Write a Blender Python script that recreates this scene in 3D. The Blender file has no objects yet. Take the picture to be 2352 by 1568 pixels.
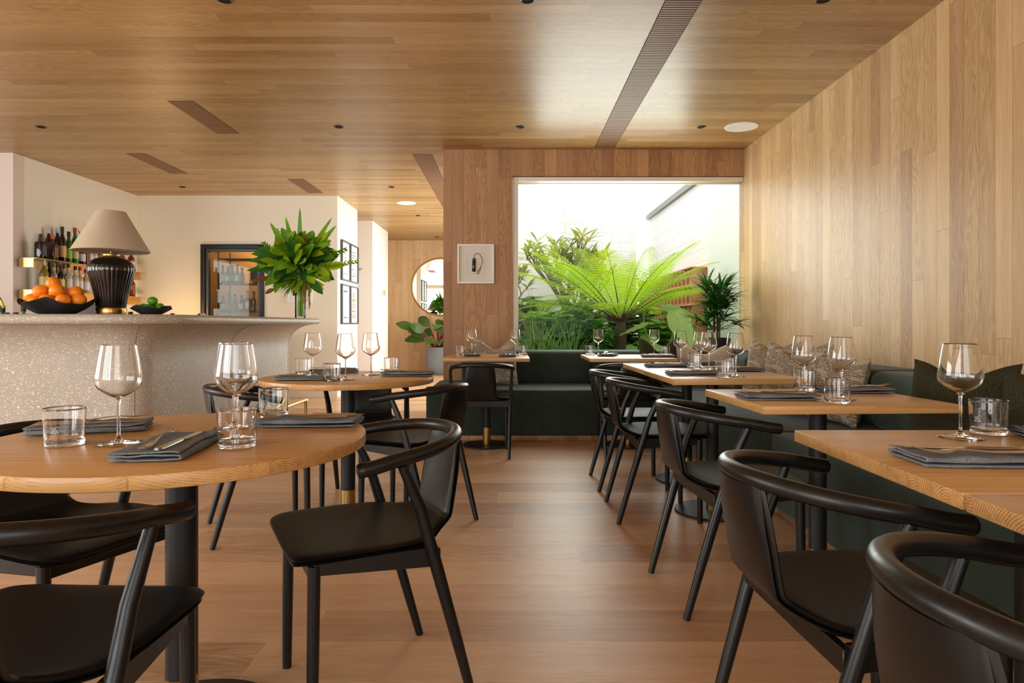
import bpy, bmesh, math, random
from mathutils import Vector, Matrix, noise as mnoise
random.seed(7)
PI = math.pi
SC = bpy.context.scene
C = SC.collection

# ------------------------------------------------------------ camera
cam_d = bpy.data.cameras.new('camera'); cam = bpy.data.objects.new('camera', cam_d); C.objects.link(cam)
cam.location = (0, 0, 1.03); cam.rotation_euler = (PI/2, 0, 0)
cam_d.sensor_width = 36; cam_d.lens = 1530/2352*36
cam_d.shift_x = 5/2352; cam_d.shift_y = -40/2352
cam_d.clip_start = 0.05; cam_d.clip_end = 200
SC.camera = cam
# ------------------------------------------------------------ view
SC.view_settings.view_transform = 'Standard'; SC.view_settings.look = 'None'
SC.view_settings.gamma = 1.0; SC.view_settings.use_curve_mapping = False
SC.view_settings.exposure = 0.3
SC.cycles.max_bounces = 14; SC.cycles.transmission_bounces = 12; SC.cycles.transparent_max_bounces = 16
SC.cycles.diffuse_bounces = 5; SC.cycles.glossy_bounces = 5
SC.cycles.caustics_reflective = False; SC.cycles.caustics_refractive = False
SC.cycles.sample_clamp_indirect = 6.0
SC.cycles.use_denoising = True
# ------------------------------------------------------------ sky and daylight
w = bpy.data.worlds.new('sky'); SC.world = w; w.use_nodes = True
bg = w.node_tree.nodes['Background']; bg.inputs[0].default_value = (0.93, 0.97, 1.0, 1); bg.inputs[1].default_value = 2.3

def area(name, loc, rot, sx, sy, power, col=(1, 1, 1), spread=PI):
    d = bpy.data.lights.new(name, 'AREA'); d.shape = 'RECTANGLE'; d.size = sx; d.size_y = sy
    d.energy = power; d.color = col; d.spread = spread
    o = bpy.data.objects.new(name, d); C.objects.link(o); o.location = loc; o.rotation_euler = rot
    return o
# daylight through the openings of the room (street windows behind the camera, corridor glazing, garden window), plus an added right-side fill
for _i, _x in enumerate((-5.7, -4.5, -3.3, -2.1)): area('daylight_street', (_x, -2.55, 1.55), (PI/2, 0, 0), .85, 2.2, 30, (0.97, 1.0, 0.98))
area('fill_street_side', (0.9, -2.55, 1.6), (PI/2, 0, 0), 1.9, 2.0, 14, (0.97, 1.0, 0.98))  # fill lamp added to brighten the floor and the right side
area('daylight_corridor', (-0.46, 10.5, 1.5), (0, PI/2, 0), 2.3, 5.0, 115, (0.98, 1, 0.97))
area('daylight_garden', (1.1, 7.2, 1.75), (-PI/2, 0, 0), 1.6, 1.4, 36, (0.95, 1, 0.92))
area('daylight_side_window', (-7.3, 2.2, 1.6), (0, -PI/2, 0), 2.0, 4.0, 140, (0.96, 1, 0.98))
def bulb(name, loc, power, col, r=0.04):
    d = bpy.data.lights.new(name, 'POINT'); d.energy = power; d.color = col; d.shadow_soft_size = r
    o = bpy.data.objects.new(name, d); C.objects.link(o); o.location = loc
bulb('back_counter_lamp', (-4.55, 8.7, 1.0), 16, (1, 0.62, 0.3), .1)
bulb('pantry_lamp', (-3.7, 9.95, 2.3), 16, (1, 0.68, 0.38), .05)

# ------------------------------------------------------------ node helpers
def srgb(r, g, b):
    f = lambda c: (c/255/12.92) if c/255 <= .04045 else ((c/255+.055)/1.055)**2.4
    return (f(r), f(g), f(b), 1)
class NT:
    def __init__(s, name):
        s.m = bpy.data.materials.new(name); s.m.use_nodes = True; s.t = s.m.node_tree
        s.p = s.t.nodes['Principled BSDF']; s.out = s.t.nodes['Material Output']
    def n(s, t, ins=None, **kw):
        nd = s.t.nodes.new(t)
        for k, v in kw.items(): setattr(nd, k, v)
        for k, v in (ins or {}).items(): s.set(nd.inputs[k], v)
        return nd
    def set(s, inp, v):
        if isinstance(v, bpy.types.NodeSocket): s.t.links.new(v, inp)
        else: inp.default_value = v
    def math(s, op, a, b=None, c=None, clamp=False):
        nd = s.t.nodes.new('ShaderNodeMath'); nd.operation = op; nd.use_clamp = clamp
        s.set(nd.inputs[0], a)
        if b is not None: s.set(nd.inputs[1], b)
        if c is not None: s.set(nd.inputs[2], c)
        return nd.outputs[0]
    def ramp(s, f, stops, interp='LINEAR'):
        nd = s.t.nodes.new('ShaderNodeValToRGB'); e = nd.color_ramp.elements
        nd.color_ramp.interpolation = interp
        while len(e) < len(stops): e.new(.5)
        for i, (p, c) in enumerate(stops): e[i].position = p; e[i].color = c
        s.set(nd.inputs[0], f); return nd.outputs[0]
    def mix(s, f, a, b, mode='MIX'):
        nd = s.t.nodes.new('ShaderNodeMix'); nd.data_type = 'RGBA'; nd.blend_type = mode
        s.set(nd.inputs[0], f); s.set(nd.inputs[6], a); s.set(nd.inputs[7], b); return nd.outputs[2]
    def xyz(s, v):
        nd = s.n('ShaderNodeSeparateXYZ', {0: v}); return nd.outputs
    def vec(s, x, y, z):
        return s.n('ShaderNodeCombineXYZ', {0: x, 1: y, 2: z}).outputs[0]
    def obj(s): return s.n('ShaderNodeTexCoord').outputs['Object']
    def noise(s, v, scale=5, detail=3, rough=.5, dist=0):
        nd = s.n('ShaderNodeTexNoise', {'Vector': v, 'Scale': scale, 'Detail': detail, 'Roughness': rough, 'Distortion': dist})
        return nd.outputs[0]
    def bump(s, h, strength=.2, dist=.002):
        nd = s.n('ShaderNodeBump', {'Height': h, 'Strength': strength, 'Distance': dist})
        s.set(s.p.inputs['Normal'], nd.outputs[0])
    def P(s, **kw):
        names = dict(col='Base Color', rough='Roughness', metal='Metallic', spec='Specular IOR Level', trans='Transmission Weight',
                     ior='IOR', coat='Coat Weight', coatr='Coat Roughness', sheen='Sheen Weight', alpha='Alpha')
        for k, v in kw.items(): s.set(s.p.inputs[names[k]], v)
        return s
def simple(name, col, rough=.5, metal=0, **kw):
    t = NT(name); t.P(col=col, rough=rough, metal=metal, **kw); return t.m

def planks(name, u, v, wd, ln, tones, rough=.45, seam=(.05, .03, .015, 1), seam_w=.0016, seamf=.8, grain=.35, spec=.4):
    """boards running along axis u, laid side by side along axis v"""
    t = NT(name); o = t.xyz(t.obj()); U = o[u]; V = o[v]; W = o[3-u-v]
    row = t.math('FLOOR', t.math('DIVIDE', V, wd))
    vf = t.math('FRACT', t.math('DIVIDE', V, wd))
    r1 = t.n('ShaderNodeTexWhiteNoise', {'Vector': t.vec(row, 3.7, 1.1)}, noise_dimensions='3D').outputs[0]
    uu = t.math('ADD', t.math('DIVIDE', U, ln), t.math('MULTIPLY', r1, 7.3))
    col = t.math('FLOOR', uu); uf = t.math('FRACT', uu)
    r2 = t.n('ShaderNodeTexWhiteNoise', {'Vector': t.vec(row, col, 5.5)}, noise_dimensions='3D').outputs[0]
    r3 = t.n('ShaderNodeTexWhiteNoise', {'Vector': t.vec(col, row, 15.5)}, noise_dimensions='3D').outputs[0]
    off = t.math('MULTIPLY', r2, 60)
    base = t.ramp(r2, tones)
    # cathedral figure: warped rings stretched along the board
    a = t.math('ADD', U, off)
    warp = t.noise(t.vec(t.math('MULTIPLY', a, .9), t.math('MULTIPLY', V, 5), t.math('MULTIPLY', off, 1.0)), 1.6, 2, .5)
    rings = t.math('SINE', t.math('MULTIPLY', t.math('ADD', t.math('MULTIPLY', warp, 1.0), t.math('MULTIPLY', V, t.math('MULTIPLY', r3, 3.0))), 95))
    rings = t.math('MULTIPLY', t.math('ADD', rings, 1), .5)
    rings = t.math('MULTIPLY', rings, t.math('GREATER_THAN', r3, .45))
    fib = t.noise(t.vec(t.math('MULTIPLY', a, 6), t.math('MULTIPLY', V, 260), off), 1, 4, .65)
    blot = t.noise(t.vec(t.math('MULTIPLY', a, .8), t.math('MULTIPLY', V, 9), off), 1.3, 2, .5)
    g = t.math('ADD', t.math('MULTIPLY', t.math('SUBTRACT', fib, .5), 1.6), t.math('MULTIPLY', t.math('SUBTRACT', rings, .35), .38))
    g = t.math('ADD', g, t.math('MULTIPLY', t.math('SUBTRACT', blot, .5), .9))
    fac = t.math('MULTIPLY', g, grain)
    hs = t.n('ShaderNodeHueSaturation', {'Value': t.math('SUBTRACT', 1.0, fac), 'Color': base, 'Saturation': t.math('ADD', 1.0, t.math('MULTIPLY', fac, .3))})
    c = hs.outputs['Color']
    eV = t.math('MULTIPLY', t.math('MINIMUM', vf, t.math('SUBTRACT', 1.0, vf)), wd)
    eU = t.math('MULTIPLY', t.math('MINIMUM', uf, t.math('SUBTRACT', 1.0, uf)), ln)
    e = t.math('LESS_THAN', t.math('MINIMUM', eV, eU), seam_w)
    c = t.mix(t.math('MULTIPLY', e, seamf), c, seam)
    t.P(col=c, rough=t.math('ADD', rough, t.math('MULTIPLY', fib, .12)), spec=spec)
    t.bump(t.math('ADD', t.math('MULTIPLY', g, .3), t.math('MULTIPLY', e, -1)), .12, .002)
    return t.m

def solid_oak(name, axis, wd, light, dark, rough=.38, sawn=True):
    """solid boards along an axis; growth rings are a true 3D pattern so that ends show end grain"""
    t = NT(name); o = t.xyz(t.obj()); U = o[axis]; V = o[1-axis]; W = t.math('SUBTRACT', o[2], .735)
    rnd = t.n('ShaderNodeObjectInfo').outputs['Random']
    V2 = t.math('ADD', V, t.math('MULTIPLY', rnd, 3.1))
    row = t.math('FLOOR', t.math('DIVIDE', V2, wd)); vf = t.math('SUBTRACT', V2, t.math('MULTIPLY', row, wd))
    def rn(a): return t.n('ShaderNodeTexWhiteNoise', {'Vector': t.vec(row, a, rnd)}, noise_dimensions='3D').outputs[0]
    r1, r2, r3 = rn(1.3), rn(4.1), rn(9.9)
    a = t.math('ADD', U, t.math('MULTIPLY', r1, 30))
    wob = t.noise(t.vec(t.math('MULTIPLY', a, 1.1), t.math('MULTIPLY', V, 6), t.math('MULTIPLY', W, 6)), 1.3, 3, .5)
    cy = t.math('SUBTRACT', t.math('ADD', vf, t.math('MULTIPLY', wob, .018)), t.math('MULTIPLY', t.math('SUBTRACT', r2, .2), wd*1.6))
    cz = t.math('ADD', W, t.math('SUBTRACT', t.math('MULTIPLY', r3, .14), .10))
    cz = t.math('ADD', cz, t.math('MULTIPLY', wob, .018))
    d = t.math('SQRT', t.math('ADD', t.math('MULTIPLY', cy, cy), t.math('MULTIPLY', cz, cz)))
    s = t.math('FRACT', t.math('MULTIPLY', d, 190))
    s = t.math('POWER', s, 2.2)
    fib = t.noise(t.vec(t.math('MULTIPLY', a, 7), t.math('MULTIPLY', V, 300), t.math('MULTIPLY', W, 300)), 1, 4, .6)
    geo = t.n('ShaderNodeNewGeometry').outputs['Normal']
    lx = t.n('ShaderNodeVectorTransform', {0: geo}, vector_type='NORMAL', convert_from='WORLD', convert_to='OBJECT').outputs[0]
    endn = t.math('ABSOLUTE', t.xyz(lx)[axis])
    amt = t.math('ADD', .22, t.math('MULTIPLY', endn, .6))
    f = t.math('ADD', t.math('MULTIPLY', s, amt), t.math('MULTIPLY', t.math('SUBTRACT', fib, .45), .8), clamp=True)
    strk = t.noise(t.vec(t.math('MULTIPLY', a, 1.4), t.math('MULTIPLY', V, 55), t.math('MULTIPLY', W, 55)), 1, 3, .6)
    f = t.math('ADD', f, t.math('MULTIPLY', t.math('SUBTRACT', strk, .5), .8), clamp=True)
    f = t.math('ADD', f, t.math('MULTIPLY', t.math('SUBTRACT', r1, .5), .22), clamp=True)
    c = t.mix(f, light, dark)
    e = t.math('LESS_THAN', vf, .0008)
    c = t.mix(t.math('MULTIPLY', e, .45), c, dark)
    t.P(col=c, rough=t.math('ADD', rough, t.math('MULTIPLY', fib, .1)), spec=.45)
    t.bump(f, .08, .001)
    return t.m

def leafmat(name, c1, c2, trans=.5, rough=.4, scale=3):
    t = NT(name)
    f = t.noise(t.obj(), scale, 3, .6)
    f = t.math('MULTIPLY_ADD', f, 2.4, -.7, clamp=True)
    c = t.mix(f, c1, c2)
    t.P(col=c, rough=rough, spec=.35)
    tr = t.n('ShaderNodeBsdfTranslucent', {'Color': c})
    mx = t.n('ShaderNodeMixShader', {0: trans, 1: t.p.outputs[0], 2: tr.outputs[0]})
    t.t.links.new(mx.outputs[0], t.out.inputs[0]); return t.m

OAK_T = lambda a, b, c_, d: [(0, a), (.35, b), (.7, c_), (1, d)]
M = {}
M['ceil'] = planks('oak ceiling boards', 0, 1, .105, 1.6, OAK_T(srgb(160, 122, 74), srgb(178, 140, 90), srgb(186, 150, 98), srgb(168, 128, 80)), .30, seamf=.4, grain=.5, spec=.45)
M['floor'] = planks('oak floor boards', 0, 1, .24, 2.3, OAK_T(srgb(176, 136, 102), srgb(196, 154, 116), srgb(204, 164, 126), srgb(182, 142, 108)), .34, seam=srgb(232, 180, 112), seamf=.7, seam_w=.0018, grain=.5, spec=.4)
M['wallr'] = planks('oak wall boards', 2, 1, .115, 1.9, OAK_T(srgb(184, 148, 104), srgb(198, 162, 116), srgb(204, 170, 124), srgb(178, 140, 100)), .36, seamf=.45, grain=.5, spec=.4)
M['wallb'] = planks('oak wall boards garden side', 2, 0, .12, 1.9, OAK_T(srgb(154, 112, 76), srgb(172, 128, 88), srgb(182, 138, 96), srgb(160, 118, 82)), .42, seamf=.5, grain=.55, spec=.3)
M['walle_lit'] = planks('oak wall boards lit end', 2, 0, .13, 2.0, OAK_T(srgb(202, 162, 118), srgb(216, 178, 132), srgb(222, 186, 142), srgb(206, 166, 122)), .45, seamf=.4, grain=.35, spec=.3)  # lighter copy of the oak boards, corridor brightness put into the colour
M['plaster'] = simple('warm white plaster', srgb(238, 231, 214), .75)
M['court'] = simple('court plaster', srgb(226, 227, 216), .8)
M['plaster2'] = simple('white plaster', srgb(240, 238, 232), .75)
M['toptab'] = solid_oak('oak tabletop', 0, .13, srgb(206, 158, 98), srgb(112, 70, 36), .27)
M['black'] = simple('black stained wood', (.007, .0068, .0066, 1), .33, spec=.4)
def _bw():
    t = NT('black stained ash'); o = t.xyz(t.obj())
    f = t.noise(t.vec(t.math('MULTIPLY', o[0], 90), t.math('MULTIPLY', o[1], 90), t.math('MULTIPLY', o[2], 6)), 1, 3, .6)
    t.P(col=t.mix(f, (.004, .004, .004, 1), (.013, .012, .011, 1)), rough=t.math('MULTIPLY_ADD', f, .2, .24), spec=.4)
    t.bump(f, .12, .001); return t.m
M['ash'] = _bw()
M['blackseat'] = simple('black seat lacquer', (.0045, .0045, .0045, 1), .45, spec=.2)
M['bmetal'] = simple('black powder coated metal', (.012, .012, .013, 1), .48, spec=.4)
M['brass'] = simple('brushed brass', srgb(190, 150, 92), .28, 1)
M['brass_bright'] = simple('polished brass', srgb(222, 192, 132), .38, 1)
M['steel'] = simple('polished steel', srgb(205, 200, 195), .16, 1)
def _glass(name, col=(1, 1, 1, 1), ior=1.45, rough=0):
    t = NT(name); g = t.n('ShaderNodeBsdfGlass', {'Color': col, 'Roughness': rough, 'IOR': ior})
    t.t.links.new(g.outputs[0], t.out.inputs[0]); return t.m
M['glass'] = _glass('clear glass')
def _pane(name, col=(1, 1, 1, 1), refl=1.0):
    t = NT(name); tr = t.n('ShaderNodeBsdfTransparent', {'Color': col}); gl = t.n('ShaderNodeBsdfGlossy', {'Roughness': 0.0})
    fr = t.n('ShaderNodeFresnel', {'IOR': 1.35})
    mx = t.n('ShaderNodeMixShader', {0: t.math('MULTIPLY', fr.outputs[0], refl), 1: tr.outputs[0], 2: gl.outputs[0]})
    t.t.links.new(mx.outputs[0], t.out.inputs[0]); return t.m
M['pane'] = _pane('window glazing', refl=.15)
M['vase'] = _pane('thin clear glass', (.97, 1, .97, 1), 1.0)
M['pane2'] = _pane('hatch glazing', (.84, .88, .82, 1), .8)
def _terr():
    t = NT('terrazzo'); o = t.obj()
    base = t.mix(t.noise(o, 7, 4, .6), srgb(166, 158, 146), srgb(182, 174, 162))
    c = base
    for sc, thr, stretch in ((60, .42, 1.6), (30, .30, 1.3), (120, .5, 1.5)):
        x = t.xyz(o)
        v = t.vec(x[0], x[1], t.math('MULTIPLY', x[2], stretch))
        vo = t.n('ShaderNodeTexVoronoi', {'Vector': v, 'Scale': sc, 'Randomness': 1.0})
        cr = t.xyz(vo.outputs['Color'])
        sz = t.math('MULTIPLY', cr[0], thr)
        chip = t.math('LESS_THAN', t.math('ADD', vo.outputs['Distance'], t.math('MULTIPLY', t.noise(v, sc*3, 1), .12)), t.math('ADD', sz, .03))
        pick = t.math('MULTIPLY', chip, t.math('GREATER_THAN', cr[1], .25))
        tone = t.mix(cr[2], srgb(214, 206, 192), srgb(238, 234, 224))
        c = t.mix(t.math('MULTIPLY', pick, .8), c, tone)
    t.P(col=c, rough=.38, spec=.4); return t.m
M['terrazzo'] = _terr()
def _velvet(name, c1, c2):
    t = NT(name); f = t.noise(t.obj(), 6, 4, .6); fine = t.noise(t.obj(), 700, 2, .6)
    t.P(col=t.mix(t.math('MULTIPLY_ADD', f, 1.6, -.3, clamp=True), c1, c2), rough=.8, sheen=.12, spec=.12)
    t.bump(t.math('ADD', fine, t.math('MULTIPLY', f, .5)), .2, .002); return t.m
M['green'] = _velvet('dark green velvet', (.024, .038, .029, 1), (.044, .066, .050, 1))
def _linen(name, c1, c2):
    t = NT(name); o = t.xyz(t.obj())
    a = t.noise(t.vec(t.math('MULTIPLY', o[0], 900), t.math('MULTIPLY', o[1], 120), o[2]), 1, 2)
    b = t.noise(t.vec(t.math('MULTIPLY', o[0], 120), t.math('MULTIPLY', o[1], 900), o[2]), 1, 2)
    f = t.math('MULTIPLY', t.math('ADD', a, b), .5)
    t.P(col=t.mix(t.math('MULTIPLY_ADD', f, 3, -1, clamp=True), c1, c2), rough=.9, spec=.15)
    t.bump(f, .5, .001); return t.m
M['napkin'] = _linen('charcoal linen', srgb(88, 92, 97), srgb(140, 144, 149))
M['shade'] = _linen('natural linen shade', srgb(176, 160, 138), srgb(198, 182, 160))
def _pattern(name, vert=False):
    t = NT(name); o = t.xyz(t.obj())
    U, V = o[0], o[2]
    row = t.math('FLOOR', t.math('MULTIPLY', V, 105)); vf = t.math('FRACT', t.math('MULTIPLY', V, 105))
    n1 = t.noise(t.vec(t.math('MULTIPLY', U, 60), t.math('MULTIPLY', row, 3.1), 0), 1, 2, .6)
    band = t.noise(t.vec(t.math('MULTIPLY', U, 9), t.math('MULTIPLY', row, .15), 2), 1, 1)
    on = t.math('MULTIPLY', t.math('GREATER_THAN', n1, .44), t.math('LESS_THAN', vf, .45))
    on = t.math('MULTIPLY', on, t.math('GREATER_THAN', band, .42))
    t.P(col=t.mix(t.math('MULTIPLY', on, .85), srgb(186, 172, 150), srgb(52, 44, 38)), rough=.9, spec=.1)
    t.bump(t.noise(t.obj(), 500, 2), .3, .001); return t.m
M['cush_pat'] = _pattern('woven patterned wool')
M['cush_beige'] = _linen('beige linen', srgb(176, 158, 138), srgb(196, 180, 160))
def _boucle():
    t = NT('olive boucle'); vo = t.n('ShaderNodeTexVoronoi', {'Vector': t.obj(), 'Scale': 190.0})
    d = vo.outputs['Distance']
    t.P(col=t.mix(d, (.09, .082, .04, 1), (.022, .022, .012, 1)), rough=.95, spec=.1)
    t.bump(t.math('SUBTRACT', 1.0, d), 1.0, .006); return t.m
M['boucle'] = _boucle()
M['concrete'] = simple('grey concrete', srgb(116, 118, 120), .8)
M['darkpot'] = simple('dark pot', srgb(38, 34, 32), .6)
M['soil'] = simple('soil', srgb(50, 40, 32), .95)
M['white'] = simple('white paint', srgb(238, 236, 230), .5)
M['frame_white'] = simple('cream window frame', srgb(228, 220, 204), .45)
M['mat'] = simple('cream mount board', srgb(222, 214, 200), .8)
M['frame_grey'] = simple('dark grey frame', srgb(70, 74, 76), .4)
M['print_paper'] = simple('print paper', srgb(236, 236, 230), .8)
M['ink'] = simple('brown print ink', srgb(120, 92, 74), .8)
M['ink_green'] = simple('green print ink', srgb(70, 92, 84), .8)
M['paper_pink'] = simple('blush print paper', srgb(226, 200, 178), .8)
M['ink_black'] = simple('black print ink', srgb(36, 34, 32), .8)
M['mirror'] = simple('mirror glass', (.9, .9, .88, 1), .0, 1)
M['greenstone'] = simple('dark green stone', srgb(18, 34, 26), .08)
M['cord'] = simple('brown cord', srgb(92, 66, 48), .8)
M['slat'] = simple('oak vent slats', srgb(150, 104, 64), .5)
M['shade_black'] = simple('dark vent void', (.01, .007, .004, 1), .9)  # near-black colour standing in for the shade between vent slats
M['downl'] = simple('black downlight', (.01, .01, .01, 1), .3)
M['tc'] = None
def _mottle(name, a, b, sc, rough=.7):
    t = NT(name); t.P(col=t.mix(t.noise(t.obj(), sc, 4, .6), a, b), rough=rough); return t.m
M['tc'] = _mottle('terracotta', srgb(206, 150, 106), srgb(186, 126, 84), 5, .85)
M['bark'] = _mottle('bark', srgb(96, 76, 60), srgb(52, 38, 28), 14, .9)
M['barkg'] = _mottle('grey bark', srgb(150, 140, 122), srgb(100, 92, 78), 9, .85)
def _blockwall(name, u):
    t = NT(name); o = t.xyz(t.obj())
    br = t.n('ShaderNodeTexBrick', {'Vector': t.vec(o[u], o[2], 0), 'Color1': srgb(232, 230, 225), 'Color2': srgb(229, 227, 221), 'Mortar': srgb(204, 202, 195),
             'Scale': 1.0, 'Mortar Size': .004, 'Brick Width': .40, 'Row Height': .2})
    t.P(col=br.outputs[0], rough=.8); t.bump(br.outputs[1], -.3, .006); return t.m
M['blockx'] = _blockwall('painted block wall', 0); M['blocky'] = _blockwall('painted block side wall', 1)
M['coping'] = simple('grey coping', srgb(150, 150, 146), .7)
M['fern'] = leafmat('fern green', srgb(204, 226, 40), srgb(142, 196, 36), .6, .6, 2)
M['frang'] = leafmat('plumeria leaf', srgb(132, 160, 92), srgb(190, 186, 70), .4, .4, 5)
M['under'] = leafmat('understory leaf', srgb(92, 158, 40), srgb(156, 200, 56), .5, .45, 3)
M['under2'] = leafmat('deep green leaf', srgb(66, 128, 42), srgb(112, 168, 54), .45, .45, 3)
M['grass'] = leafmat('blade leaf', srgb(120, 160, 84), srgb(80, 130, 56), .4, .4, 6)
M['ear'] = leafmat('elephant ear leaf', srgb(170, 200, 100), srgb(130, 176, 64), .5, .4, 2)
M['palm'] = leafmat('lady palm leaf', srgb(40, 84, 34), srgb(70, 122, 44), .28, .3, 8)
M['philo'] = leafmat('rubbery green leaf', srgb(52, 106, 40), srgb(92, 96, 44), .25, .25, 6)
M['philo_stem'] = simple('burgundy stem', srgb(96, 30, 26), .5)
M['bq_dark'] = leafmat('glossy dark leaf', srgb(44, 92, 34), srgb(72, 124, 44), .28, .28, 10)
M['bq_mid'] = leafmat('mid green leaf', srgb(84, 146, 34), srgb(124, 178, 48), .35, .35, 9)
M['bq_lime'] = leafmat('lime leaf', srgb(176, 204, 40), srgb(134, 178, 36), .4, .35, 9)
M['bq_bronze'] = leafmat('bronze leaf', srgb(150, 100, 40), srgb(96, 60, 40), .3, .35, 12)
M['bq_tan'] = simple('dried tan seed heads', srgb(150, 128, 70), .9)
M['stem'] = simple('green stems', srgb(128, 178, 48), .4)
M['ear_pale'] = leafmat('pale veined leaf', srgb(186, 208, 132), srgb(150, 186, 92), .45, .5, 5)
# ------------------------------------------------------------ geometry helpers
def link_mesh(name, vs, fs, mat, parent=None, smooth=True, angle=40, bevel=0, bseg=2):
    me = bpy.data.meshes.new(name); me.from_pydata([tuple(v) for v in vs], [], fs); me.validate()
    if bevel or len(fs) < 20000:
        bm = bmesh.new(); bm.from_mesh(me)
        bmesh.ops.recalc_face_normals(bm, faces=bm.faces)
        ed = [e for e in bm.edges if len(e.link_faces) == 2 and e.calc_face_angle(0) > .5] if bevel else []
        if ed: bmesh.ops.bevel(bm, geom=ed, offset=bevel, segments=bseg, profile=.5, affect='EDGES', clamp_overlap=True)
        bm.to_mesh(me); bm.free()
    if smooth:
        me.polygons.foreach_set('use_smooth', [True]*len(me.polygons))
        me.set_sharp_from_angle(angle=math.radians(angle))
    me.materials.append(mat); me.update()
    o = bpy.data.objects.new(name, me); C.objects.link(o)
    if parent: o.parent = parent
    return o
class MB:
    def __init__(s): s.v = []; s.f = []
    def add(s, vs, fs, mtx=None):
        b = len(s.v)
        s.v += [(mtx @ Vector(v)) if mtx else Vector(v) for v in vs]
        s.f += [tuple(i+b for i in f) for f in fs]; return s
    def box(s, x0, x1, y0, y1, z0, z1, mtx=None):
        vs = [(x, y, z) for z in (z0, z1) for y in (y0, y1) for x in (x0, x1)]
        return s.add(vs, [(0, 2, 3, 1), (4, 5, 7, 6), (0, 1, 5, 4), (2, 6, 7, 3), (0, 4, 6, 2), (1, 3, 7, 5)], mtx)
    def grid(s, rows, closed_u=False, cap=False):
        nu = len(rows[0]); b = len(s.v)
        for r in rows: s.v += [Vector(p) for p in r]
        for j in range(len(rows)-1):
            for i in range(nu if closed_u else nu-1):
                k = (i+1) % nu
                s.f.append((b+j*nu+i, b+j*nu+k, b+(j+1)*nu+k, b+(j+1)*nu+i))
        if cap:
            s.f.append(tuple(b+i for i in range(nu))[::-1]); s.f.append(tuple(b+(len(rows)-1)*nu+i for i in range(nu)))
        return s
    def tube(s, pts, rad, n=12, cap=True, round_ends=False):
        pts = [Vector(p) for p in pts]
        if not isinstance(rad, (list, tuple)): rad = [rad]*len(pts)
        rad = list(rad)
        if round_ends:
            d0 = (pts[0]-pts[1]).normalized(); d1 = (pts[-1]-pts[-2]).normalized()
            r0, r1 = rad[0], rad[-1]
            pts = [pts[0]+d0*r0*.35, pts[0]+d0*r0*.25] + pts + [pts[-1]+d1*r1*.25, pts[-1]+d1*r1*.35]
            rad = [r0*.55, r0*.85] + rad + [r1*.85, r1*.55]
        rows = []; up = None
        for i, p in enumerate(pts):
            t = (pts[min(i+1, len(pts)-1)]-pts[max(i-1, 0)]).normalized()
            if up is None:
                up = Vector((0, 0, 1)) if abs(t.z) < .9 else Vector((1, 0, 0))
            a = t.cross(up).normalized(); b = a.cross(t).normalized(); up = b
            rows.append([p+(a*math.cos(2*PI*k/n)+b*math.sin(2*PI*k/n))*rad[i] for k in range(n)])
        return s.grid(rows, True, cap)
    def lathe(s, prof, n=32, c=(0, 0, 0), mod=None, close=False):
        rows = []
        for r, z in prof:
            rows.append([(c[0]+(r*(mod(2*PI*k/n, z) if mod else 1))*math.cos(2*PI*k/n), c[1]+(r*(mod(2*PI*k/n, z) if mod else 1))*math.sin(2*PI*k/n), c[2]+z) for k in range(n)])
        return s.grid(rows, True, not close)
    def leaf(s, base, d, up, L, W, bend=.3, n=6, fold=.25, shape=None, tipd=1.0):
        """blade leaf: base point, direction, up vector"""
        d = Vector(d).normalized(); up = Vector(up); side = d.cross(up)
        if side.length < 1e-4: side = d.cross(Vector((1, 0, 0)))
        side.normalize(); up = side.cross(d).normalized()
        p = Vector(base); rows = []
        for i in range(n+1):
            t = i/n
            wv = (shape(t) if shape else math.sin(PI*min(1, t*.93+.07))**.8)*W/2
            dd = (d - up*(bend*t*2)).normalized(); nn = side.cross(dd).normalized()
            rows.append([p-side*wv+nn*fold*wv, p, p+side*wv+nn*fold*wv])
            p = p+dd*(L/n)
        return s.grid(rows)
    def build(s, name, mat, parent=None, **kw): return link_mesh(name, s.v, s.f, mat, parent, **kw)
ALL_THINGS = []
def tag(o, label, cat, group=None, kind=None):
    if label: o['label'] = label
    if cat: o['category'] = cat
    if group: o['group'] = group
    if kind: o['kind'] = kind
    ALL_THINGS.append(o); return o
def thing(name, label, cat, loc=(0, 0, 0), rz=0, group=None):
    o = bpy.data.objects.new(name, None); C.objects.link(o); o.location = loc; o.rotation_euler = (0, 0, rz)
    o.empty_display_size = .1
    return tag(o, label, cat, group)
def struct(o): o['kind'] = 'structure'; return o
def copy_tree(o, parent=None):
    c = o.copy(); C.objects.link(c); c.parent = parent
    for ch in [x for x in bpy.data.objects if x.parent == o]: copy_tree(ch, c)
    return c
def dup(o, loc, rz, label, group=None, cat=None):
    c = copy_tree(o); c.location = loc; c.rotation_euler = (0, 0, rz)
    c['label'] = label
    if group: c['group'] = group
    ALL_THINGS.append(c); return c
class Proto:
    """first placement uses the built thing itself, later ones copy it with its parts"""
    def __init__(s, o): s.o = o; s.used = False
    def put(s, loc, rz, label, group=None):
        if not s.used:
            s.used = True; s.o.location = loc; s.o.rotation_euler = (0, 0, rz); s.o['label'] = label
            if group: s.o['group'] = group
            return s.o
        return dup(s.o, loc, rz, label, group)

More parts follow.
